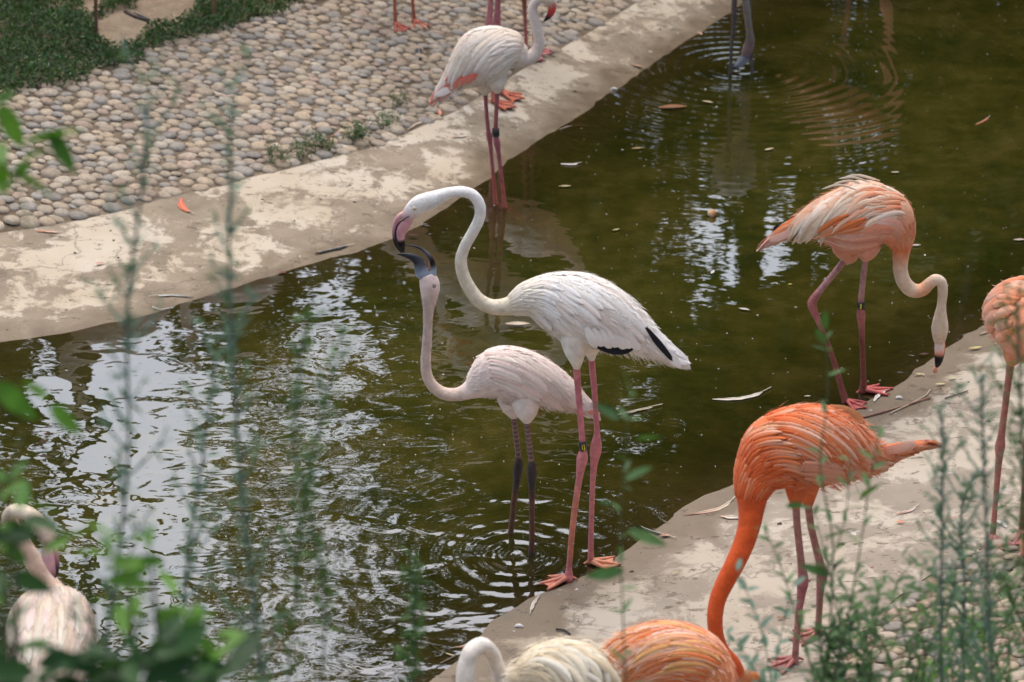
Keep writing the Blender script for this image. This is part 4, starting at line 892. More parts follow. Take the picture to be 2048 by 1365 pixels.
# ---- 8: rear view, bottom left
T6 = (0, 960, .3027); Y8 = 5.40
def left_rear():
    b = Bird('flamingo', 'pale pink flamingo in the water seen from behind, head turned back over shoulder', (PY(102, 1300, Y8)[0], Y8, 0), seed=9, lat=(1, 0, 0))
    B, Nk = (.70, .57, .46), (.70, .52, .41)
    rows = [(300,1640,15,.8,-.30,B),(310,1480,100,1,-.24,B),(325,1290,215,1,-.15,B),(340,1090,275,1.02,-.04,B),(342,930,255,1.05,.05,B),(340,810,165,1.1,.12,B),(330,730,92,1.05,.15,Nk),(295,650,66,1,.16,Nk),(235,560,62,1,.16,Nk),(165,450,58,1,.16,Nk),(95,330,54,1,.16,Nk),(60,250,50,1,.15,Nk),(100,205,46,1,.13,(.78,.66,.5)),(170,215,50,.95,.11,(.78,.66,.5)),(240,270,66,.85,.10,(.78,.62,.47)),(298,345,72,.8,.09,Nk),(325,415,60,.8,.08,(.76,.56,.47)),(335,460,44,.8,.07,(.70,.45,.42))]
    lat0 = b.lat; b.lat = np.array([1., .0, 0])
    K, C = pixkeys(rows, T6, Y8); 
    b.body(K, C, n=190)
    pk = (.66, .36, .38)
    b.lat = np.array([.3, .9, 0])
    K, C = pixkeys([(352,440,28,.7,.07,(.7,.4,.38)),(368,500,24,.7,.065,(.45,.22,.22)),(375,560,20,.7,.06,(.16,.08,.09)),(374,610,14,.7,.055,BLK),(366,645,5,.7,.05,BLK)], T6, Y8); b.beak(K, C, 'upper_beak')
    K, C = pixkeys([(310,450,40,.7,.065,pk),(318,510,46,.7,.06,pk),(335,570,34,.7,.055,pk),(352,615,20,.7,.05,(.3,.15,.16)),(366,648,5,.7,.05,BLK)], T6, Y8); b.beak(K, C, 'lower_beak')
    b.lat = lat0
    b.eyes(PY(100, 1076, Y8+.08), .004, (.78, .68, .35))
    c0 = PY(103, 1330, Y8)
    for K, C in legs_down(b, c0[0], c0[1]+.02, c0[2]-.02, .0, (.5, .2, .2), lat=(1, 0, 0)): b.leg(K, C, R(90), .09, (.55, .2, .14))
    cw = [((.66,.50,.36), (.74,.64,.52)), ((.56,.40,.30), (.72,.60,.46)), ((.68,.48,.42), (.74,.62,.54)), ((.70,.60,.46), (.76,.70,.58))]
    b.row(2.0, .05, 1.5, 7, .17, .038, .0, .0, (.003, .012), cw)
    b.row(2.7, .05, 1.6, 9, .18, .036, .1, .05, (.003, .014), cw)
    b.row(3.3, .05, 1.7, 10, .17, .034, .15, .1, (.003, .014), cw)
    b.row(3.9, .05, 1.8, 11, .15, .030, .15, .1, (.003, .012), cw)
    b.row(4.4, .05, 1.9, 12, .11, .026, .1, .1, (.002, .009), cw, small=True)
    b.row(4.9, .05, 1.9, 12, .08, .022, .1, .1, (.002, .007), cw, small=True)
    b.finish(2600, .010, .035, .6)
left_rear()

# ---- birds whose bodies stand outside the frame: legs, reflections or an edge of them show
def standing(name, label, at, heading, scale, legc, bodyc, featherc, neck='up', group=None, footc=None, seed=20, beakc=(.66,.34,.36), one_leg=False, spread=.045, stagger=0.):
    """at: ground point between the feet; heading: direction faced in the ground plane"""
    at = np.array(at, float); f = np.array([math.cos(heading), math.sin(heading), 0]); l = np.array([-f[1], f[0], 0])
    b = Bird(name, label, at, group, lat=l, seed=seed)
    g = lambda x, z, y=0.: at+scale*(f*x+l*y+np.array([0, 0, z]))
    rows = [(-.37,.60,.01,.8),(-.29,.635,.045,.8),(-.16,.69,.098,.8),(-.03,.735,.125,.78),(.09,.765,.115,.78),(.17,.795,.075,.8),(.22,.825,.048,.9)]
    if neck == 'up': rows += [(.275,.90,.033,1),(.285,1.0,.027,1),(.25,1.1,.024,1),(.22,1.2,.023,1),(.245,1.3,.022,1),(.31,1.345,.027,.9),(.365,1.34,.036,.8),(.41,1.315,.026,.8)]; bk = (.43, 1.30)
    else: rows += [(.27,.80,.034,1),(.30,.72,.028,1),(.29,.60,.025,1),(.26,.48,.024,1),(.24,.36,.023,1),(.235,.25,.023,1),(.225,.16,.030,.9),(.21,.105,.036,.8),(.195,.06,.025,.8)]; bk = (.19, .045)
    b.body([(*g(x, z), r*scale, q) for x, z, r, q in rows], [bodyc if i < 7 else lerp(bodyc, featherc[0][1], .3) for i in range(len(rows))], n=110, nseg=20)
    if neck == 'up': K1 = [(.415,1.315,.02),(.465,1.29,.02),(.485,1.24,.016),(.475,1.195,.004)]; K2 = [(.405,1.30,.022),(.44,1.265,.024),(.46,1.225,.014),(.472,1.197,.004)]
    else: K1 = [(.195,.065,.02),(.165,.03,.02),(.125,.005,.016),(.085,-.005,.004)]; K2 = [(.20,.055,.02),(.175,.012,.02),(.13,-.008,.014),(.085,-.01,.004)]
    cc = [beakc, beakc, BLK, BLK]
    b.beak([(*g(x, z), r*scale, .8) for x, z, r in K1], cc, 'upper_beak'); b.beak([(*g(x, z), r*scale, .8) for x, z, r in K2], cc, 'lower_beak')
    e = rows[-3]; b.eyes(g(e[0], e[1]+.004), .004*scale)
    for sg in ((-1,) if one_leg else (-1, 1)):
        ft = g(stagger*sg, 0, spread*sg); ft[2] = hz(ft[0], ft[1]); hp = g(0, .66, .04*sg); an = (ft*.52+hp*.48)+f*(-.02*scale)
        K = [(*hp, .013*scale), (*lerp(hp, an, .5), .0105*scale), (*lerp(hp, an, .9), .012*scale), (*an, .0165*scale), (*lerp(an, ft, .1), .012*scale), (*lerp(an, ft, .5), .0088*scale), (*lerp(an, ft, .94), .010*scale), (ft[0], ft[1], ft[2]+.012, .014*scale)]
        b.leg(K, [legc]*5+[lerp(legc, footc or legc, .6)]*3, heading, .095*scale, footc or legc)
        b.thigh([(*g(-.01,.68,.02*sg),.07*scale),(*g(0,.635,.035*sg),.036*scale),(*g(0,.60,.04*sg),.013*scale)], [bodyc]*3)
    b.row(1.6, .2, 1.4, 5, .16*scale, .036*scale, .0, .0, (.003, .010), featherc)
    b.row(2.6, .1, 1.5, 7, .20*scale, .036*scale, .2, .2, (.003, .012), featherc)
    b.row(3.4, .1, 1.6, 8, .18*scale, .034*scale, .3, .3, (.003, .011), featherc)
    b.row(4.2, .1, 1.7, 9, .12*scale, .028*scale, .3, .3, (.002, .008), featherc, small=True)
    return b.finish(1500, .008, .035, .6)
def dipping():
    Yb = PZ(1482, 150, 0)[1]; q = lambda px, Y, z: np.array([(px-1024)*mpp(np.array([0, Y, z])), Y, z])
    b = Bird('flamingo', 'grey brown young flamingo dipping its bill into rippling water', q(1482, Yb, 0), lat=(1, 0, 0), seed=36)
    g, n = (.47, .43, .38), (.22, .185, .155)
    rows = [(1490,.62,.50,.01,.8,g),(1490,.50,.54,.05,.9,g),(1489,.36,.585,.10,.95,g),(1487,.22,.61,.125,.95,g),(1486,.10,.62,.105,.95,g),(1486,.02,.615,.065,.95,g),(1487,-.04,.595,.036,1,n),(1489,-.08,.54,.024,1,n),(1490,-.10,.46,.019,1,n)]
    K = [(*q(px, Yb+dy, z), r, l) for px, dy, z, r, l, c in rows]; C = [c for *_, c in rows]
    K2, C2 = pixkeys([(1492,10,7.5,1,-.10,n),(1496,40,7,1,-.09,n),(1499,65,7,1,-.07,n),(1500,82,9.5,.95,-.05,(.22,.15,.14)),(1496,97,12.5,.85,-.03,(.24,.15,.14)),(1491,108,10.5,.85,-.02,(.22,.16,.16)),(1487,114,7,.85,-.02,(.2,.18,.2))], E1, Yb)
    b.body(K+K2, C+C2, n=130, nseg=20, flip=None)
    gb = (.21, .22, .26)
    K, C = pixkeys([(1490,110,8,.8,-.02,gb),(1483,121,8,.8,-.02,gb),(1474,130,5,.8,-.02,gb),(1464,135,2,.8,-.02,BLK)], E1, Yb); b.beak(K, C, 'upper_beak')
    K, C = pixkeys([(1497,106,6,.8,-.02,BLK),(1491,120,7,.8,-.02,gb),(1480,131,5,.8,-.02,gb),(1466,137,2,.8,-.02,BLK)], E1, Yb); b.beak(K, C, 'lower_beak')
    b.eyes(PY(1494, 94, Yb-.03), .004)
    lg = (.085, .065, .06)
    for x0, x1, d in ((1469, 1461, .02), (1499, 1504, .03)):
        K, C = pixleg([(x0,-110,5,lg),(x0+.4,-30,4.6,lg),(x0-1,28,5.6,lg),(x0-2,52,4.2,lg),((x0+x1)/2-2,90,3.6,lg),(x1,140,3.6,lg),(x1,158,4.5,lg)], E1, Yb, .10, foot_Y=Yb+d); b.leg(K, C, R(-90), .08, lg)
    b.row(2.2, .1, 1.5, 7, .18, .036, .1, .1, (.003, .010), fg); b.row(3.2, .1, 1.6, 8, .16, .034, .2, .2, (.003, .010), fg); b.row(4., .1, 1.6, 8, .12, .03, .2, .2, (.002, .008), fg, small=True)
    b.finish()
fp = [((.78,.62,.52), (.82,.72,.63))]; fo = [((.72,.20,.07), (.78,.42,.28)), ((.74,.30,.16), (.8,.5,.38))]; fg = [((.42,.38,.33), (.55,.5,.44)), ((.30,.26,.22), (.48,.43,.37))]
brown, redf = (.20, .075, .035), (.50, .115, .065)
standing('flamingo', 'flamingo with thin brown legs standing on the weedy soil by the dark twig', ground(193, 84), R(200), 1.0, (.13, .065, .04), (.76,.62,.5), fp, seed=31, one_leg=True, spread=.0)
standing('flamingo', 'flamingo with one slim brown leg planted where weeds meet the pebble bank', ground(427, 44), R(150), 1.0, (.24, .11, .06), (.76,.62,.5), fp, seed=32, one_leg=True, spread=.0)
standing('flamingo', 'flamingo with two reddish webbed feet spread on the pebble bank', ground(810, 50), R(-52), 1.0, (.26, .10, .05), (.76,.60,.5), fp, seed=33, footc=redf, spread=.06)
standing('flamingo', 'flamingo with thick pink legs and orange feet on concrete behind the coral tailed one', ground(996, 199), R(-20), 1.22, (.50, .17, .19), (.78,.62,.54), fp, seed=34, footc=(.60, .16, .08), spread=.05)
standing('flamingo', 'flamingo with slim rust brown legs standing at the edge of the pebbles', ground(1062, 108), R(-25), 1.0, (.24, .075, .035), (.74,.5,.4), fp, seed=35, footc=(.55, .16, .16), spread=.05)
dipping()
standing('flamingo', 'orange flamingo wading far out, its mirrored body rippling on the water', np.array([1.93, 13.25, -.04]), R(0), 1.0, (.40, .16, .12), (.72,.27,.14), fo, neck='down', seed=37)
standing('flamingo', 'orange flamingo seen in part beside feathery weeds on the near concrete', np.array([1.62, 6.85, hz(1.62, 6.85)]), R(-84), 1.06, (.45, .18, .15), (.74,.30,.16), fo, neck='down', seed=38)
# ------------------------------------------------------------------ plants
def leafmesh(name, col, L=1., W=.4, fold=.12, droop=.18, n=6):
    mb = MB(); V, C = [], []
    for i in range(n+1):
        t = i/n; w = W*.5*(math.sin(math.pi*min(t**.8, 1))**.8 if 0 < t < 1 else .02)
        for x in (-1, 0, 1): V.append((L*t, w*x, fold*W*abs(x)-droop*t*t*L)); C.append(np.array(col)*(1.12 if x == 0 else .95))
    f = []
    for i in range(n):
        for j in range(2): f.append((i*3+j, i*3+3+j, i*3+4+j, i*3+1+j))
    mb.add(V, f, C); return mb.mesh(name, M_LEAF)
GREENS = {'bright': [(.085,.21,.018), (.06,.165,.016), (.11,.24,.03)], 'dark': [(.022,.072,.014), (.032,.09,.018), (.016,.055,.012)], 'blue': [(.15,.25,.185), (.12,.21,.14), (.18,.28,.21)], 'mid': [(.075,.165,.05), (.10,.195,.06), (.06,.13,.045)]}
LM = {k: [leafmesh('leaf', c, 1, .40 if k != 'mid' else .30) for c in v] for k, v in GREENS.items()}
def put_leaf(parent, p, dirv, size, mesh, roll=0.):
    o = bpy.data.objects.new('leaf', mesh); COL.objects.link(o); o.parent = parent
    d = Vector(dirv).normalized(); q = d.to_track_quat('X', 'Z'); 
    o.rotation_mode = 'QUATERNION'; from mathutils import Quaternion
    o.rotation_quaternion = q @ Quaternion((1, 0, 0), roll); o.scale = (size,)*3; o.location = Vector(p)-wpos(parent); return o
def root_path(pix, Y, sway=.03):
    P = [PY(a, b, Y) for a, b in pix]; b0 = P[0].copy(); zb = hz(b0[0], b0[1])
    if b0[2]-zb > .05:
        q = np.array([b0[0]+random.uniform(-1, 1)*sway, b0[1], zb-.02]); P = [q, lerp(q, b0, .5)+[random.uniform(-1, 1)*sway*.5, 0, 0]]+P
    return P
def leaves_mesh(mb, pos, dirs, L, W, cols, r):
    """many narrow folded leaves in one mesh"""
    for p, d, l, w, c in zip(pos, dirs, L, W, cols):
        d = nrm(d); a = nrm(np.cross(d, r.normal(0, 1, 3))); k = np.cross(d, a)
        mb.add([p, p+d*l*.45+a*w*.5, p+d*l-k*l*.1, p+d*l*.45-a*w*.5, p+d*l*.5+k*w*.15], [(0, 1, 4), (1, 2, 4), (2, 3, 4), (3, 0, 4)], c)
def feathery(label, pix, Y, seed, start=.25, nb=26, blen=(.07, .20), dens=130, ll=(.014, .032), lw=.0042, col='blue', group=None, stemr=.0028, spread=1.0):
    r = np.random.default_rng(seed); P = root_path(pix, Y); root = tag(empty('weed_plant', P[0]), label, 'plant', group)
    A, ki = spline(np.array(P), 60); t0 = int(np.argmax(ki >= max(len(P)-len(pix), 0)))/59.; start = t0+(1-t0)*start*.5; st = MB(); tube(st, [(*p, stemr*(1-.75*i/59)) for i, p in enumerate(A[::3])], (.10, .125, .07) if col != 'blue' else (.125, .16, .135), 6, 40); st.build('stem', M_STEM, root)
    fo = MB(); br = MB(); G = GREENS[col]
    for b in range(nb):
        t = start+(1-start)*((b+r.random())/nb); i = int(t*59); p0 = A[min(i, 59)]; ta = nrm(A[min(i+1, 59)]-A[max(i-1, 0)])
        az = r.uniform(0, 6.28); out = np.array([math.cos(az), math.sin(az)*.8, 0]); bl = r.uniform(*blen)*(1.15-.7*t)
        pts = [p0+ta*bl*s*1.0+out*bl*spread*s*(1-.35*s) for s in np.linspace(0, 1, 5)]
        tube(br, [(*q, .0022*(1-.7*j/4)) for j, q in enumerate(pts)], G[0], 4, 7)
        n = int(dens*bl*.9); pa, _ = spline(np.array(pts), 20)
        for k in range(n):
            s = r.random()**.45; q = pa[int(s*19)]; d = nrm(pa[-1]-pa[0])*.9+r.normal(0, .55, 3); leaves_mesh(fo, [q], [d], [r.uniform(*ll)], [lw*r.uniform(.8, 1.5)], [np.array(G[r.integers(3)])*r.uniform(.8, 1.2)], r)
    for k in range(int(22*len(pix))):                        # leaves on the main stem
        t = start+(1-start)*r.random(); q = A[int(t*59)]; leaves_mesh(fo, [q], [r.normal(0, 1, 3)+[0, 0, .7]], [r.uniform(*ll)*1.1], [lw*1.3], [np.array(G[r.integers(3)])*r.uniform(.8, 1.2)], r)
    br.build('twig', M_STEM, root); tag(fo.build('foliage', M_LEAF, root), kind='stuff'); return root
def leafy(label, stems, Y, seed, col='mid', n=26, size=(.035, .06), start=.3, group=None, extra=(), stemr=.004, name='weed_plant', cat='plant', stemc=(.10, .13, .06)):
    """upright stems with single leaves; stems: list of pixel paths; extra: (px, py, px2, py2) leaves read off the picture"""
    r = np.random.default_rng(seed); P0 = root_path(stems[0], Y); root = tag(empty(name, P0[0]), label, cat, group)
    for sx, pix in enumerate(stems):
        P = root_path(pix, Y+r.uniform(-.08, .08)); A, ki = spline(np.array(P), 50); lo = ki[-1]*0; j0 = int(np.argmax(ki >= max(len(P)-len(pix), 0))); t0 = j0/49.; start_ = t0+(1-t0)*start*.5; st = MB(); tube(st, [(*p, stemr*(1-.7*i/24)) for i, p in enumerate(A[::2])], stemc, 6, 36); st.build('stem', M_STEM, root)
        for k in range(n):
            t = start_+(1-start_)*(k+r.random())/n; i = int(min(t, .999)*49); ta = nrm(A[min(i+1, 49)]-A[max(i-1, 0)])
            az = k*2.4+r.uniform(-.4, .4); d = np.array([math.cos(az), math.sin(az), 0])*.9+ta*r.uniform(.2, .9)
            put_leaf(root, A[i], d, r.uniform(*size)*(1.15-.4*t), LM[col][r.integers(3)], r.uniform(-.5, .5))
    for a, b, c, d in extra:
        p, q = PY(a, b, Y), PY(c, d, Y+r.uniform(-.02, .02)); L = np.linalg.norm(q-p); put_leaf(root, p, q-p, L, LM[col][r.integers(3)], r.uniform(.6, 1.2)*r.choice([-1, 1]))
    return root
# tall feathery stems in front of the water
feathery('tall blue green feathery weed, its top before the pebbles, dark lower stem', [(528,1400),(505,1200),(482,950),(465,700),(458,480),(462,300),(462,128)], 3.3, 41, start=.0, nb=44, blen=(.045, .12))
feathery('tall pale blue green weed with forked twigs in front of concrete and shore', [(205,1400),(235,1120),(258,900),(252,640),(270,480),(290,320),(292,105)], 3.15, 42, start=.1, nb=40, blen=(.05, .15), dens=110)
feathery('slender light green weed arching over the shimmering water', [(575,1400),(590,1200),(610,1000),(650,800),(690,640)], 3.3, 43, start=.1, nb=16, col='mid', stemr=.002, blen=(.04, .1))
feathery('short blue green weed spreading between the two tall stems', [(380,1400),(370,1180),(400,960),(425,760),(440,640)], 3.4, 44, start=.0, nb=26, stemr=.0022, blen=(.06, .15), dens=110)
feathery('bright green weed spike rising from the bottom shallows', [(832,1400),(828,1300),(830,1200),(832,1105)], 3.6, 45, start=.0, nb=16, col='mid', blen=(.03, .07), dens=260, lw=.005, stemr=.003)
feathery('light green weed sprig bending before the murky water', [(640,1400),(650,1220),(625,1060),(590,900),(600,740),(612,600)], 3.2, 46, start=.3, nb=14, col='mid', stemr=.002, blen=(.03, .08), dens=110)
# right hand weeds
feathery('grey green feathery weed rising beside the far orange tail tip', [(1880,1420),(1882,1250),(1884,1050),(1886,920),(1884,800)], 3.9, 47, start=.0, nb=28, blen=(.04, .11))
feathery('grey green feathery weed standing over the near pebbles', [(1985,1420),(1978,1250),(1972,1050),(1966,880),(1962,715)], 3.8, 48, start=.0, nb=32, blen=(.05, .12))
feathery('feathery weed at the brink of the near orange bird', [(2062,1420),(2052,1150),(2046,950),(2040,760),(2034,560)], 3.7, 49, start=.0, nb=32, blen=(.05, .13), col='mid')
feathery('bushy grey green weed low among the near pebbles', [(1930,1420),(1925,1300),(1930,1180),(1922,1050),(1930,960)], 4.2, 50, start=.0, nb=36, blen=(.07, .15), dens=170)
leafy('slim weed with pale oval leaves before the near shore', [[(1252,1400),(1246,1230),(1240,1050),(1252,900),(1262,760)]], 3.4, 51, 'mid', 16, (.028, .045), .1, stemr=.0025, extra=[(1262,800,1256,740),(1270,880,1325,868),(1225,1010,1195,1000),(1250,1140,1165,1155),(1255,1060,1335,1090),(1240,840,1190,805),(1250,960,1300,930)])
leafy('leafy olive weed clump in front of the orange bird and its legs', [[(1640,1420),(1660,1250),(1665,1080),(1640,930),(1655,800),(1650,600)],[(1650,1420),(1690,1260),(1720,1100),(1740,960),(1765,840)],[(1640,1420),(1600,1260),(1560,1130),(1520,1040)],[(1650,1420),(1640,1200),(1690,1040),(1700,900)],[(1650,1420),(1680,1300),(1660,1150),(1620,1000)]], 3.9, 52, 'mid', 26, (.026, .048), .1, stemr=.003, extra=[(1570,1012,1612,1010),(1652,660,1646,615),(1650,690,1632,650),(1720,1000,1760,960),(1660,1150,1600,1130),(1650,1080,1710,1050)])
leafy('low weed with bluish oval leaves by the orange neck', [[(1545,1420),(1530,1290),(1500,1200),(1470,1130)],[(1545,1420),(1560,1280),(1590,1160)],[(1540,1420),(1490,1310),(1445,1260)]], 4.0, 53, 'blue', 17, (.03, .045), .1, stemr=.0025)
for i, (a, bb, lab, c) in enumerate([(1760, 1130, 'lush green weed on the pebble bank beside the olive clump', 'mid'), (1835, 1090, 'broad leaved green weed growing through the near pebbles', 'mid'), (1990, 1120, 'dense green weed below the tall feathery stems', 'mid'), (1700, 1210, 'dark leafy weed hugging the near pebble edge', 'dark'), (1900, 1200, 'green weed tuft low before the grey green bush', 'bright'), (2030, 980, 'tangled weed reaching up past the near concrete', 'mid')]):
    rr = np.random.default_rng(70+i); st = [[(a+rr.uniform(-30, 30), 1430), (a+rr.uniform(-55, 55), 1330), (a+rr.uniform(-80, 80), lerp(1330, bb, .6)), (a+rr.uniform(-100, 100), bb+rr.uniform(0, 90))] for _ in range(8)]
    leafy(lab, st, 4.0+.12*i, 80+i, c, 22, (.026, .046), .05, stemr=.0025)
# broad leaved shrubs close to the lens
leafy('bright green leaflets of a branch hanging before the pebble bank', [[(-120,520),(-40,400),(10,320),(50,280)],[(-120,520),(-60,330),(0,230)]], 2.9, 61, 'bright', 2, (.05, .06), .8, name='shrub_branch', cat='shrub', stemc=(.10,.09,.05),
      extra=[(0,205,45,300),(50,290,165,245),(90,262,160,345),(20,345,115,385),(35,375,65,450),(-20,300,20,395),(60,320,20,365),(-10,205,35,180),(100,300,45,310)])
def clump(root, Y, blobs, seed):
    r = np.random.default_rng(seed)
    for cx, cy, rx, ry, n, col, sz in blobs:
        c = PY(cx, cy, Y); b = PY(cx+r.uniform(-40, 40), cy+260, Y); st = MB(); tube(st, [(*b, .004), (*lerp(b, c, .6), .003), (*c, .0015)], (.08, .10, .045), 5, 12); st.build('stem', M_STEM, root)
        for k in range(n):
            a = r.uniform(0, 6.28); q = r.random()**.5; p = PY(cx+rx*q*math.cos(a), cy+ry*q*math.sin(a), Y+r.uniform(-.12, .12)); put_leaf(root, p, np.array([r.normal(0, 1), r.normal(0, .6), r.uniform(-.7, .6)]), sz*r.uniform(.75, 1.25), LM[col][r.integers(3)], r.uniform(-1.2, 1.2))
g = leafy('green shrub with broad glossy leaves before the wading pink bird', [[(40,1480),(30,1300),(10,1100),(20,950),(60,820)],[(160,1480),(300,1330),(380,1230),(420,1150)],[(20,1480),(-20,1200),(0,980),(-10,800)]], 2.7, 62, 'bright', 5, (.045, .065), .2, name='shrub', cat='shrub', stemr=.004,
      extra=[(95,810,168,868),(-10,765,75,840),(95,800,45,755),(90,1095,190,1045)])
clump(g, 2.65, [(255,1160,50,60,9,'bright',.05),(300,1100,40,60,6,'bright',.045),(420,1290,60,70,10,'bright',.055),(170,1080,60,40,6,'bright',.05),(350,1240,70,40,8,'bright',.05),(20,1050,40,60,7,'bright',.05)], 5)
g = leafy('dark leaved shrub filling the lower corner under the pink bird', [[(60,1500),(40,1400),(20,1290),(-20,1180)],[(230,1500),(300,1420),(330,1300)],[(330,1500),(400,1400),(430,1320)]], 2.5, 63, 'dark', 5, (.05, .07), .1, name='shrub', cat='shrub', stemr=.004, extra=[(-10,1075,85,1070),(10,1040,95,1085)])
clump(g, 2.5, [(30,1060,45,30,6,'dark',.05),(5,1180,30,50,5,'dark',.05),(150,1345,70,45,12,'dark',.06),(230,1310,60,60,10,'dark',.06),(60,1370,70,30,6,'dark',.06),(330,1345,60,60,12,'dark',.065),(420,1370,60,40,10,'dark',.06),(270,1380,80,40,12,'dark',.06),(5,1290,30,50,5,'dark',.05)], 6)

# ------------------------------------------------------------------ weeds on the far bank and grass cover (nobody could count the blades)
PYB = [(*ground(245, 58)[:2], .12), (*ground(335, 14)[:2], .15), (*ground(185, 14)[:2], .06)]
def ground_cover(n, seed):
    r = np.random.default_rng(seed); s, d = r.uniform(6.3, 10.2, n), r.uniform(7.6, 9.3, n); x, y = s*ES[0]+d*ED[0], s*ES[1]+d*ED[1]
    ok = d > F3(s)-.05+.07*vnoise(s*9, d*9, 2)
    for bx, by, br in PYB: ok &= (x-bx)**2+((y-by)*.5)**2 > br*br*(1+.45*vnoise(x*9, y*9, 6))
    clump = vnoise(x*5, y*5, 5)+.5*vnoise(x*16, y*16, 7); ok &= clump > r.uniform(-1.0, -.1, n)
    x, y, clump = x[ok], y[ok], clump[ok]; m = len(x); hh = .025+.05*np.clip(clump+.5, 0, 1)
    p = np.stack([x, y, height(x, y)+r.random(m)*hh], -1); dv = nrm(np.stack([r.normal(0, .7, m), r.normal(0, .7, m), r.uniform(.1, 1., m)], -1))
    a = nrm(np.cross(dv, r.normal(0, 1, (m, 3)))); L = r.uniform(.016, .036, m)[:, None]; W = r.uniform(.006, .012, m)[:, None]
    V = np.stack([p, p+dv*L*.5+a*W*.5, p+dv*L, p+dv*L*.5-a*W*.5], 1).reshape(-1, 3)
    G = np.array(GREENS['mid']+[(.05, .10, .03), (.15, .17, .11), (.12, .19, .08)])*1.05; C = np.repeat(G[r.integers(0, 6, m)]*r.uniform(.5, 1.15, m)[:, None], 4, 0)
    me = bpy.data.meshes.new('ground_cover'); me.from_pydata(V.tolist(), [], np.arange(4*m).reshape(-1, 4).tolist())
    q = me.attributes.new('Col', 'FLOAT_COLOR', 'POINT'); q.data.foreach_set('color', np.hstack([C, np.ones((4*m, 1))]).astype(np.float32).ravel()); me.materials.append(M_LEAF)
    o = bpy.data.objects.new('ground_cover', me); COL.objects.link(o); tag(o, 'low green weeds matting the soil above the pebble bank', 'weeds', kind='stuff')
ground_cover(120000, 5)
# small weeds in the joint between pebbles and concrete
def edge_weed(label, px, py, wpx, n, seed):
    r = np.random.default_rng(seed); g = ground(px, py); root = tag(empty('edge_weed', g), label, 'plant', 'weeds in the joint of pebbles and concrete'); mb = MB(); st = MB()
    for i in range(n):
        q = ground(px+r.normal(0, wpx*.4), py+r.normal(0, 7)); h = r.uniform(.03, .10); top = q+[r.normal(0, .02), r.normal(0, .02), h]
        tube(st, [(*q, .0012), (*top, .0006)], (.09, .12, .05), 3, 3)
        for k in range(7): leaves_mesh(mb, [lerp(q, top, r.uniform(.2, 1))], [np.array([r.normal(0, 1), r.normal(0, 1), r.uniform(0, 1)])], [r.uniform(.012, .028)], [.0045], [np.array(GREENS['mid'][r.integers(3)])*r.uniform(.7, 1.1)], r)
    st.build('stem', M_STEM, root); tag(mb.build('foliage', M_LEAF, root), kind='stuff')
for i, (px, py, wpx, n, lab) in enumerate([(560,322,34,26,'small spiky weed where the pebbles meet the concrete bend'),(640,300,42,40,'green edge weed with a red feather lying across it'),(712,280,36,44,'thickest green tuft in the joint of pebbles and concrete'),(775,255,30,22,'small weed in the joint close to the coral tail'),(800,208,24,16,'thin weed sprouting between pebbles below the black feather'),(610,315,30,18,'sparse weed sprig along the concrete joint')]): edge_weed(lab, px, py, wpx, n, 300+i)

# ------------------------------------------------------------------ litter: shed feathers, leaves, twigs
def litter_feather(label, a, b, wpx, col, tipcol=None, water=False, group=None, arch=.15, name='shed_feather'):
    P, Q = ground(*a, water), ground(*b, water); L = np.linalg.norm(Q-P); w_ = wpx*mpp(P); n = 9; d = nrm(Q-P); sd_ = nrm(np.cross([0, 0, 1], d))
    root = tag(empty(name, P), label, 'feather', group); mb = MB(); V, C, U = [], [], []; r = random.Random(sum(ord(q)*(k+3) for k, q in enumerate(label)))
    cv = r.uniform(-.18, .18)*L
    cen = lambda t: P+(Q-P)*t+sd_*cv*math.sin(math.pi*t)+np.array([0, 0, .005+arch*.035*L*math.sin(math.pi*t)])
    for i in range(n):
        t = i/(n-1); ww = w_*(.25+.75*math.sin(math.pi*min(1, .18+.80*t)))*(.12 if t > .97 else 1)
        for x in (-1, -.5, 0, .5, 1): V.append(cen(.22+.78*t)+sd_*x*ww*.5*r.uniform(.6, 1.15)+d*r.uniform(-.03, .03)*L*abs(x)+np.array([0, 0, .002*(1-x*x)])); C.append(lerp(col, tipcol or col, t)); U.append((x, t*2, .3))
    mb.add(V, [(i*5+j, i*5+j+1, i*5+6+j, i*5+5+j) for i in range(n-1) for j in range(4)], C, U); mb.build('vane', M_FE, root)
    sh = MB(); tube(sh, [(*(cen(t)+[0, 0, .003]), .0016*(1-.6*t)) for t in np.linspace(0, .9, 7)], (.66, .58, .45), 5, 10); sh.build('quill', M_STEM, root)
orange, wht, blk, pnk = (.66, .17, .075), (.74, .70, .64), (.025, .027, .032), (.70, .42, .34)
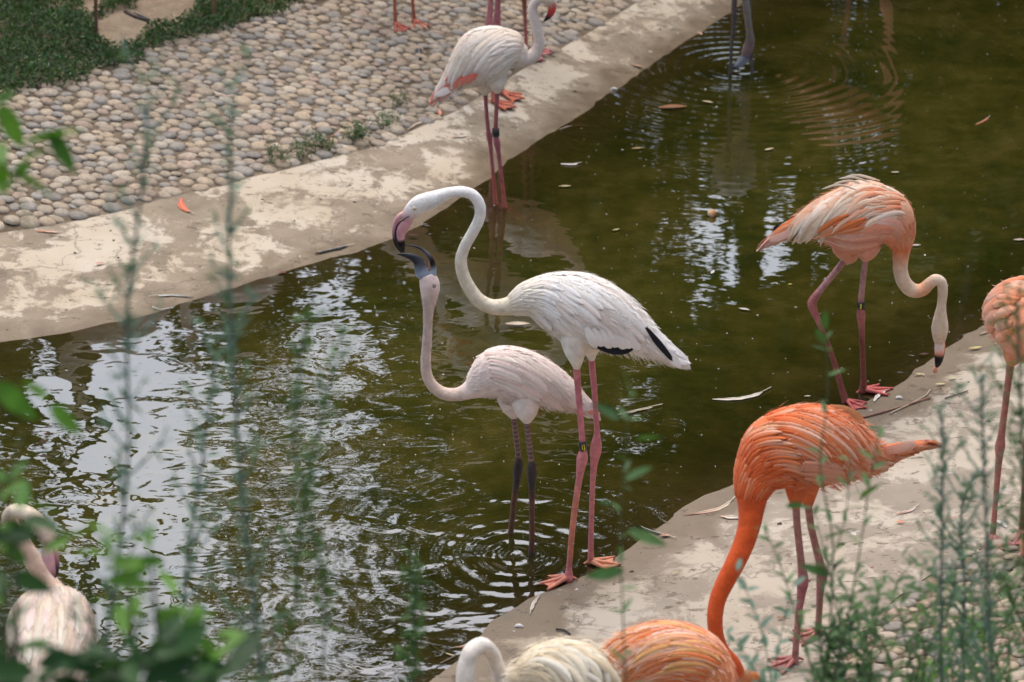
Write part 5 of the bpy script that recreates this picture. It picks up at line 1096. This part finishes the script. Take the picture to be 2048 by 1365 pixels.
for lab, a, b, wp, c, tc, wt in [
    ('frayed bright orange feather lying on concrete below the pebbles', (392,432), (364,398), 15, orange, (.62,.13,.08), 0),
    ('pale orange feather with white end flat on the left concrete', (128,468), (72,464), 10, (.72,.5,.36), (.64,.24,.12), 0),
    ('black feather with bare quill resting by the far waterline', (712,490), (628,510), 12, blk, blk, 0),
    ('black feather lying on the pebble bank behind the birds', (833,128), (833,90), 14, (.05,.05,.055), (.05,.05,.055), 0),
    ('curved white feather on concrete beside the coral tailed bird', (942,272), (900,277), 8, wht, pnk, 0),
    ('small orange feather standing between pebbles and concrete', (878,238), (868,215), 9, orange, (.72,.4,.2), 0),
    ('red feather across the green edge weed', (706,258), (652,280), 6, (.55,.10,.06), (.55,.14,.08), 0),
    ('orange feather among pebbles under the tall blue weed', (462,240), (444,217), 8, (.72,.42,.2), (.70,.3,.12), 0),
    ('red and white feather on the pebbles above the orange one', (415,180), (478,198), 6, wht, orange, 0),
    ('long white feather floating off the near shore', (1542,778), (1425,801), 13, (.66,.60,.50), (.60,.54,.44), 1),
    ('long brown feather washed onto the near shore edge', (1475,992), (1366,1032), 12, (.66,.56,.42), (.48,.24,.16), 0),
    ('small peach feather on wet concrete by the orange neck', (1490,1040), (1440,1035), 13, wht, (.70,.45,.30), 0),
    ('dark flight feather with white fluff on the near waterline', (1355,1080), (1270,1052), 12, blk, (.06,.07,.07), 0),
    ('wet black feather beside the webbed pink foot', (1100,1152), (1022,1161), 13, blk, blk, 0),
    ('white feather lying against the red webbed foot', (1778,782), (1748,806), 9, wht, wht, 0),
    ('white floating feather near the far shore feet', (1163,328), (1122,330), 8, wht, wht, 1),
    ('reddish feather on sand near the orange tail', (1838,1012), (1790,1032), 8, wht, (.6,.22,.15), 0),
    ('dark green black feather lying by the shore below weeds', (298,596), (388,598), 9, wht, (.05,.055,.04), 0),
    ('orange drifting feather on the calm far water', (1980,235), (1950,252), 5, orange, (.5,.2,.06), 1),
    ('straw coloured floating feather with dark vane behind pink legs', (1325,812), (1225,835), 9, (.55,.45,.32), (.08,.07,.06), 1),
    ('orange shed feather by the cream bird neck', (945,1285), (900,1300), 7, (.6,.3,.18), (.6,.3,.18), 0),
    ('white quill feather splayed at the shoreline mud', (1060,1232), (1080,1192), 8, (.68,.62,.52), (.6,.5,.4), 0),
    ('white feather on the near pebbles under weeds', (1985,1040), (2014,1058), 12, wht, wht, 0),
    ('pale feather tuft lying on concrete by the far leaning feet', (1120,262), (1190,255), 5, (.6,.35,.2), (.6,.42,.3), 0),
    ('long straw feather on the joint under the coral tail', (890,238), (815,262), 8, (.62,.52,.40), (.5,.36,.26), 0),
    ('grey feather caught in the weeds above the pebbles', (262,24), (302,42), 10, (.06,.055,.05), (.06,.055,.05), 0)]:
    litter_feather(lab, a, b, wp, c, tc, bool(wt))
def twig(label, pts, rpx, col, group=None):
    P = [ground(*p)+[0, 0, .006] for p in pts]; mb = MB(); tube(mb, [(*p, rpx*mpp(p)*(1-.4*i/len(P))) for i, p in enumerate(P)], col, 6, 18); tag(mb.build('twig', M_STEM), label, 'twig', group)
twig('long red brown reed stalk lying along the near shore', [(1725,838),(1790,820),(1860,798)], 2.6, (.30, .16, .12))
twig('pale dry stalk bent across the near shore', [(1780,830),(1850,795),(1860,782)], 1.6, (.45, .38, .27))
twig('thin dark stick on the right hand concrete', [(1890,800),(1935,785)], 1.8, (.12, .09, .07))
twig('straw stick on mud beside the white arched neck', [(858,1290),(885,1308),(910,1316)], 2.2, (.50, .40, .26))
twig('dark stick pointing from the straw stick end', [(910,1316),(880,1331)], 2.4, (.13, .10, .07))
twig('dead black twig lying between the near birds', [(1112,1262),(1128,1264),(1140,1272)], 2.4, (.05, .04, .035))
twig('thin straw on the far concrete under the blue weed', [(305,617),(322,622),(340,619)], 1.3, (.62, .58, .50))
twig('bluish thin reed lying across the right shore', [(2046,640),(2010,648),(1975,656)], 2.2, (.10, .13, .13))
twig('pale stalk running up the right shore edge', [(1960,672),(2000,660),(2040,662)], 2., (.42, .30, .20))
twig('small dark twig on the soil by the brown legs', [(250,26),(270,36),(298,44)], 4., (.05, .04, .035))
def leaf_litter(label, px, py, lpx, ang, col, water=False, group=None):
    g = ground(px, py, water); L = lpx*mpp(g); mb = MB(); d = np.array([math.cos(ang), math.sin(ang), 0]); e = np.array([-d[1], d[0], 0]); V, C = [], []
    r = random.Random(int(px*7+py)); cu = r.uniform(.05, .3)
    for i in range(7):
        t = i/6; w_ = .17*math.sin(math.pi*min(.98, max(.03, t)))
        for x in (-1, 0, 1): V.append(g+L*(d*(t-.5)+e*w_*x)+np.array([0, 0, .007+L*(cu*(t-.5)**2+.10*abs(x)*w_*3)])); C.append(np.array(col)*r.uniform(.85, 1.1))
    f = [(i*3+j, i*3+3+j, i*3+4+j, i*3+1+j) for i in range(6) for j in range(2)]
    mb.add(V, f, C); tag(mb.build('fallen_leaf', M_LIT), label, 'leaf', group)
for px, py, l, a, c, lab in [(1275,300,26,.2,(.30,.22,.10),'thin olive leaf floating out from the cream bird with coral tail'),(1345,218,60,.15,(.26,.12,.06),'long rust brown leaf floating near the ring ripples'),(1415,207,26,-.5,(.46,.36,.22),'pale tan leaf floating just below the dipping grey bird'),(1538,302,24,.6,(.46,.36,.22),'tan leaf tilted on the water over the grey bird reflection'),(1232,463,18,.5,(.44,.38,.2),'small yellowish leaf afloat over the white bird tail side'),(1488,622,24,-.4,(.50,.46,.40),'grey white leaf afloat between white bird and pecking bird'),(1425,548,20,1.2,(.60,.58,.54),'white curled leaf afloat right of the white bird back'),(1130,376,26,.1,(.36,.30,.16),'thin olive leaf afloat past the orange webbed feet'),(1035,652,50,.0,(.48,.40,.28),'long straw leaf afloat below the white bird chest'),(1580,572,10,.3,(.52,.46,.12),'tiny yellow leaf afloat before the bent pink leg'),(1790,348,18,.1,(.50,.42,.30),'small pale leaf afloat beyond the pecking bird back'),(1832,494,20,.1,(.55,.46,.40),'pinkish white leaf afloat beside the orange neck base'),(2038,483,24,.1,(.50,.40,.34),'pinkish leaf afloat far from the other litter on open water'),(1848,712,22,.2,(.09,.05,.035),'dark brown leaf afloat beside the pecking bill'),(826,474,24,.0,(.10,.035,.04),'dark red leaf in the shallows behind the pink bill'),(1615,796,14,.1,(.5,.44,.34),'tiny tan leaf afloat above the vivid orange back')]:
    leaf_litter(lab, px, py, l, a, c, True, 'leaves floating on the pond')
for px, py, l, a, c, lab in [(1400,70,22,1.9,(.56,.36,.25),'peach leaf on the far concrete by the dipping bird'),(1275,135,30,2.6,(.45,.28,.18),'brown leaf at the far waterline near the ripples'),(565,548,18,-.5,(.22,.07,.07),'dark red leaf at the far waterline below the black feather'),(1880,772,22,.2,(.50,.46,.22),'yellow green leaf on wet concrete under the pecking bill'),(1838,752,20,.1,(.46,.38,.2),'tan leaf at the near waterline by the red webbed foot'),(1905,760,18,.3,(.45,.46,.2),'lime leaf on wet concrete beside the pecked spot'),(1950,700,30,.3,(.44,.36,.16),'mustard leaf on the near shore beside the pale stalk'),(1800,1048,20,.1,(.66,.26,.14),'orange petal like leaf on concrete under the orange tail'),(1240,232,20,.4,(.5,.28,.2),'reddish leaf on the far concrete right of the coral tailed bird'),(200,530,18,.3,(.5,.2,.16),'red leaf on pale concrete near the pale orange feather'),(1560,1240,16,.3,(.3,.16,.1),'small brown leaf on concrete behind the orange neck'),(1330,1075,26,.2,(.36,.2,.13),'brown leaf by the dark flight feather on the near waterline'),(1150,285,22,2.4,(.38,.22,.12),'brown leaf at the far waterline over the orange webbed feet'),(1905,1040,18,.4,(.55,.2,.14),'red leaf on concrete between orange tail and pebbles'),(1960,845,12,.4,(.62,.28,.18),'tiny orange leaf on concrete by the near orange bird'),(1350,1150,14,.3,(.5,.4,.2),'tiny yellow leaf on concrete past the pink webbed feet')]:
    leaf_litter(lab, px, py, l, a, c, False, 'dry leaves on the concrete')
# round scrap on the water
g = ground(1424, 433, True); mb = MB(); tube(mb, [(g[0]-.016, g[1], .004, .003), (g[0]-.01, g[1], .010, .017), (g[0]+.006, g[1], .012, .019), (g[0]+.017, g[1], .006, .004)], None, 10, 12, cols=[(.6,.55,.45), (.62,.45,.28), (.52,.24,.1), (.4,.2,.1)]); tag(mb.build('food_scrap', M_LIT), 'round orange brown scrap bobbing on the open water', 'scrap')
# white shells of droppings and fluff on the concrete
for px, py, r_, lab in [(1798,798,9,'white fluff lump beside the white feather at the red foot'),(1038,1255,11,'white fluff lump on mud over the cream bird'),(690,296,8,'white fluff lump at the green edge weeds'),(1228,180,8,'white fluff lump on the far waterline')]:
    g = ground(px, py); mb = MB(); r = r_*mpp(g)*.62; tube(mb, [(g[0]-r*1.3, g[1], g[2]+.002, r*.2), (g[0]-r*.6, g[1]+.2*r, g[2]+.004, r*.55), (g[0]+r*.4, g[1], g[2]+.005, r*.6), (g[0]+r*1.3, g[1]-.2*r, g[2]+.002, r*.2)], None, 9, 12, cols=[(.7,.68,.64)]*4)
    tag(mb.build('white_fluff', M_LIT), lab, 'fluff', 'white fluff on the concrete')
# specks of down on the water
mb = MB(); r = np.random.default_rng(55)
for i in range(750):
    s = r.uniform(4.4, 13.5); n1, f1 = shore(np.array([s])); d = r.uniform(n1[0]+.05, f1[0]-.05); x, y = xy_of(s, d); q = r.uniform(.0010, .0030)*(1.9 if r.random() < .1 else 1)
    V = [(x+q*math.cos(a)*r.uniform(.5, 1.6), y+q*math.sin(a)*r.uniform(.5, 1.6), .0025) for a in np.linspace(0, 6.28, 7)[:-1]]+[(x, y, .005)]
    g_ = r.uniform(.2, .6); mb.add(V, [(k, (k+1) % 6, 6) for k in range(6)], (g_, g_*.95, g_*.82))
tag(mb.build('floating_down', M_LIT), 'specks of pale down scattered over the pond', 'down', kind='stuff')
# dark crumbs on the concrete
mb = MB()
for i in range(1700):
    s = r.uniform(4.2, 12.5); n1, f1 = shore(np.array([s]))
    d = r.uniform(n1[0]-.9, n1[0]-.03) if r.random() < .5 else r.uniform(f1[0]+.03, f1[0]+.75); x, y = xy_of(s, d); q = r.uniform(.0015, .0045)*(2.4 if r.random() < .12 else 1); z = hz(x, y)
    V = [(x+q*math.cos(a)*r.uniform(.5, 1.8), y+q*math.sin(a)*r.uniform(.4, 1.3), z-.001) for a in np.linspace(0, 6.28, 6)[:-1]]+[(x, y, z+q*.7)]
    c = [(.05,.04,.03), (.10,.07,.05), (.5,.47,.42), (.3,.14,.08)][r.choice(4, p=[.5, .25, .15, .1])]; mb.add(V, [(k, (k+1) % 5, 5) for k in range(5)], c)
tag(mb.build('dirt_crumbs', M_LIT), 'crumbs of dirt and leaf scraps strewn over the concrete', 'dirt', kind='stuff')

# ------------------------------------------------------------------ trees beyond the far bank: they shade the pond and stand mirrored in it
def tree_mesh(seed, hgt, trunk_r, crown, n, leaf):
    r = np.random.default_rng(seed); tr = MB()
    tube(tr, [(0, 0, -.2, trunk_r*1.25), (0, 0, hgt*.05, trunk_r), (.05, .02, hgt*.35, trunk_r*.85), (.0, .08, hgt*.7, trunk_r*.6), (.1, 0, hgt, trunk_r*.25)], (.14, .11, .085), 10, 24)
    cl = []
    for (cx, cy, cz, rx, rz) in crown:
        for k in range(max(5, int(rx*5))):
            v = nrm(r.normal(0, 1, 3))*r.uniform(.35, 1.); cl.append((cx+v[0]*rx, cy+v[1]*rx, cz+v[2]*rz, r.uniform(.28, .55)*min(rx, 1.4)))
    for c in cl[::2]:
        z0 = min(max(c[2]-abs(c[0])*.8-.5, hgt*.25), hgt*.9); tube(tr, [(0, .03, z0, trunk_r*.32), (c[0]*.5, c[1]*.5, lerp(z0, c[2], .6), trunk_r*.18), (c[0], c[1], c[2], trunk_r*.05)], (.13, .10, .08), 5, 8)
    V, Fc, C = [], [], []
    for k in range(n):
        c = cl[r.integers(len(cl))]; p = np.array(c[:3])+nrm(r.normal(0, 1, 3))*c[3]*r.random()**.45; a = nrm(r.normal(0, 1, 3)); b = nrm(np.cross(a, r.normal(0, 1, 3))); l = leaf*r.uniform(.6, 1.3); o = len(V)
        V += [p-a*l, p+b*l*.45, p+a*l, p-b*l*.45]; Fc.append((o, o+1, o+2, o+3)); g = r.uniform(.7, 1.25); C += [np.array([(.055,.115,.025), (.04,.09,.02), (.075,.135,.03)][r.integers(3)])*g]*4
    cr = MB(); cr.add(V, Fc, C)
    return tr.mesh('trunk', M_BARK), cr.mesh('crown', M_LEAF, smooth=False)
def place(name, label, cat, x, y, meshes, rz, sc, group):
    o = tag(empty(name, (x, y, hz(x, y)-.05)), label, cat, group); o.rotation_euler.z = rz; o.scale = (sc,)*3
    for nm, me in zip(('trunk', 'crown'), meshes):
        c = bpy.data.objects.new(nm, me); COL.objects.link(c); c.parent = o
TA = tree_mesh(1, 9., .16, [(0,0,5.4,1.7,1.3),(.4,.2,7.4,1.6,1.3),(-.5,0,6.6,1.5,1.2),(.2,0,4.2,1.5,1.0),(0,0,3.2,1.3,1.0)], 9000, .12)
TB = tree_mesh(2, 11., .15, [(0,0,9.6,1.5,1.1),(.4,.3,10.8,1.3,1.1)], 2600, .10)
TC = tree_mesh(3, 2.2, .05, [(0,0,1.2,1.0,.9),(.6,0,.9,.8,.7),(-.6,.2,1.0,.8,.8)], 5200, .06)
TD = tree_mesh(4, 8.5, .07, [(0,0,4.6,1.0,.8),(.6,0,6.0,1.1,.9),(-.8,0,6.9,1.0,.8),(.2,0,8.0,1.2,.8)], 2600, .09)
for i, (x, y, rz, sc) in enumerate([(.1,17.6,0,.8),(3.9,17.4,1.,1.05),(5.9,17.,2.,1.1),(8.,16.,3.,1.15),(-6.6,18.,5.,1.1),(4.9,20.5,1.5,1.3),(.2,21.5,2.5,.85),(-9.5,16.,.7,1.1),(7.2,19.,4.,1.3)]):
    place('tree', 'leafy green tree standing beyond the pond, mirrored in its water', 'tree', x, y, TA, rz, sc, 'leafy trees beyond the pond')
for i, (x, y, rz, sc) in enumerate([(-3.62,17.6,0,1.),(-4.4,19.,2.,1.1)]):
    place('bare_trunk_tree', 'tall tree with long bare trunk mirrored in the shimmering water', 'tree', x, y, TB, rz, sc, 'bare trunked trees beyond the pond')
TE = tree_mesh(5, 9., .12, [(0,0,4.2,1.2,.7),(0,0,5.3,1.3,.9),(.3,0,6.6,1.4,1.1),(-.3,.2,8.,1.3,1.)], 6500, .12)
for x, y, rz, sc in ((1.9,18.,0,1.), (2.6,19.5,2.,1.05)):
    place('tall_tree', 'tree with high crown above the shrubs, mirrored behind the wading birds', 'tree', x, y, TE, rz, sc, 'high crowned trees beyond the pond')
for i, (x, y, rz, sc) in enumerate([(-2.2,17.4,0,1.),(-1.1,18.2,2.,.9),(-4.9,17.8,1.,1.)]):
    place('sparse_tree', 'thin leaved tree letting the sky through, mirrored in broken patches', 'tree', x, y, TD, rz, sc, 'thin leaved trees beyond the pond')
for i, (x, y, rz, sc) in enumerate([(-5.2,15.5,0,1.5),(-3.4,16.2,1.,1.55),(-1.8,16.4,2.,1.45),(-.5,16.4,3.,1.6),(.4,16.9,4.,1.6),(1.8,16.8,4.5,.95),(3.2,16.,5.,1.6),(4.7,15.9,.5,1.7),(6.2,15.4,1.5,1.7),(7.8,14.6,2.,1.7),(-7.5,14.5,2.5,1.5)]):
    place('shrub', 'dense green shrub behind the far bank, seen as dark green reflection', 'shrub', x, y, TC, rz, sc, 'shrubs behind the far bank')
# unseen trees added behind and beside the camera to shade the pond
for i, (x, y, rz, sc) in enumerate([(-4.5,-1.5,0,1.),(3.8,-2.2,2.,1.05),(7.5,2.5,3.,1.),(-7.,4.,1.,1.)]):
    place('tree', 'unseen leafy tree added to shade the bank near the pond end', 'tree', x, y, TA, rz, sc, 'added shade trees around the near bank')
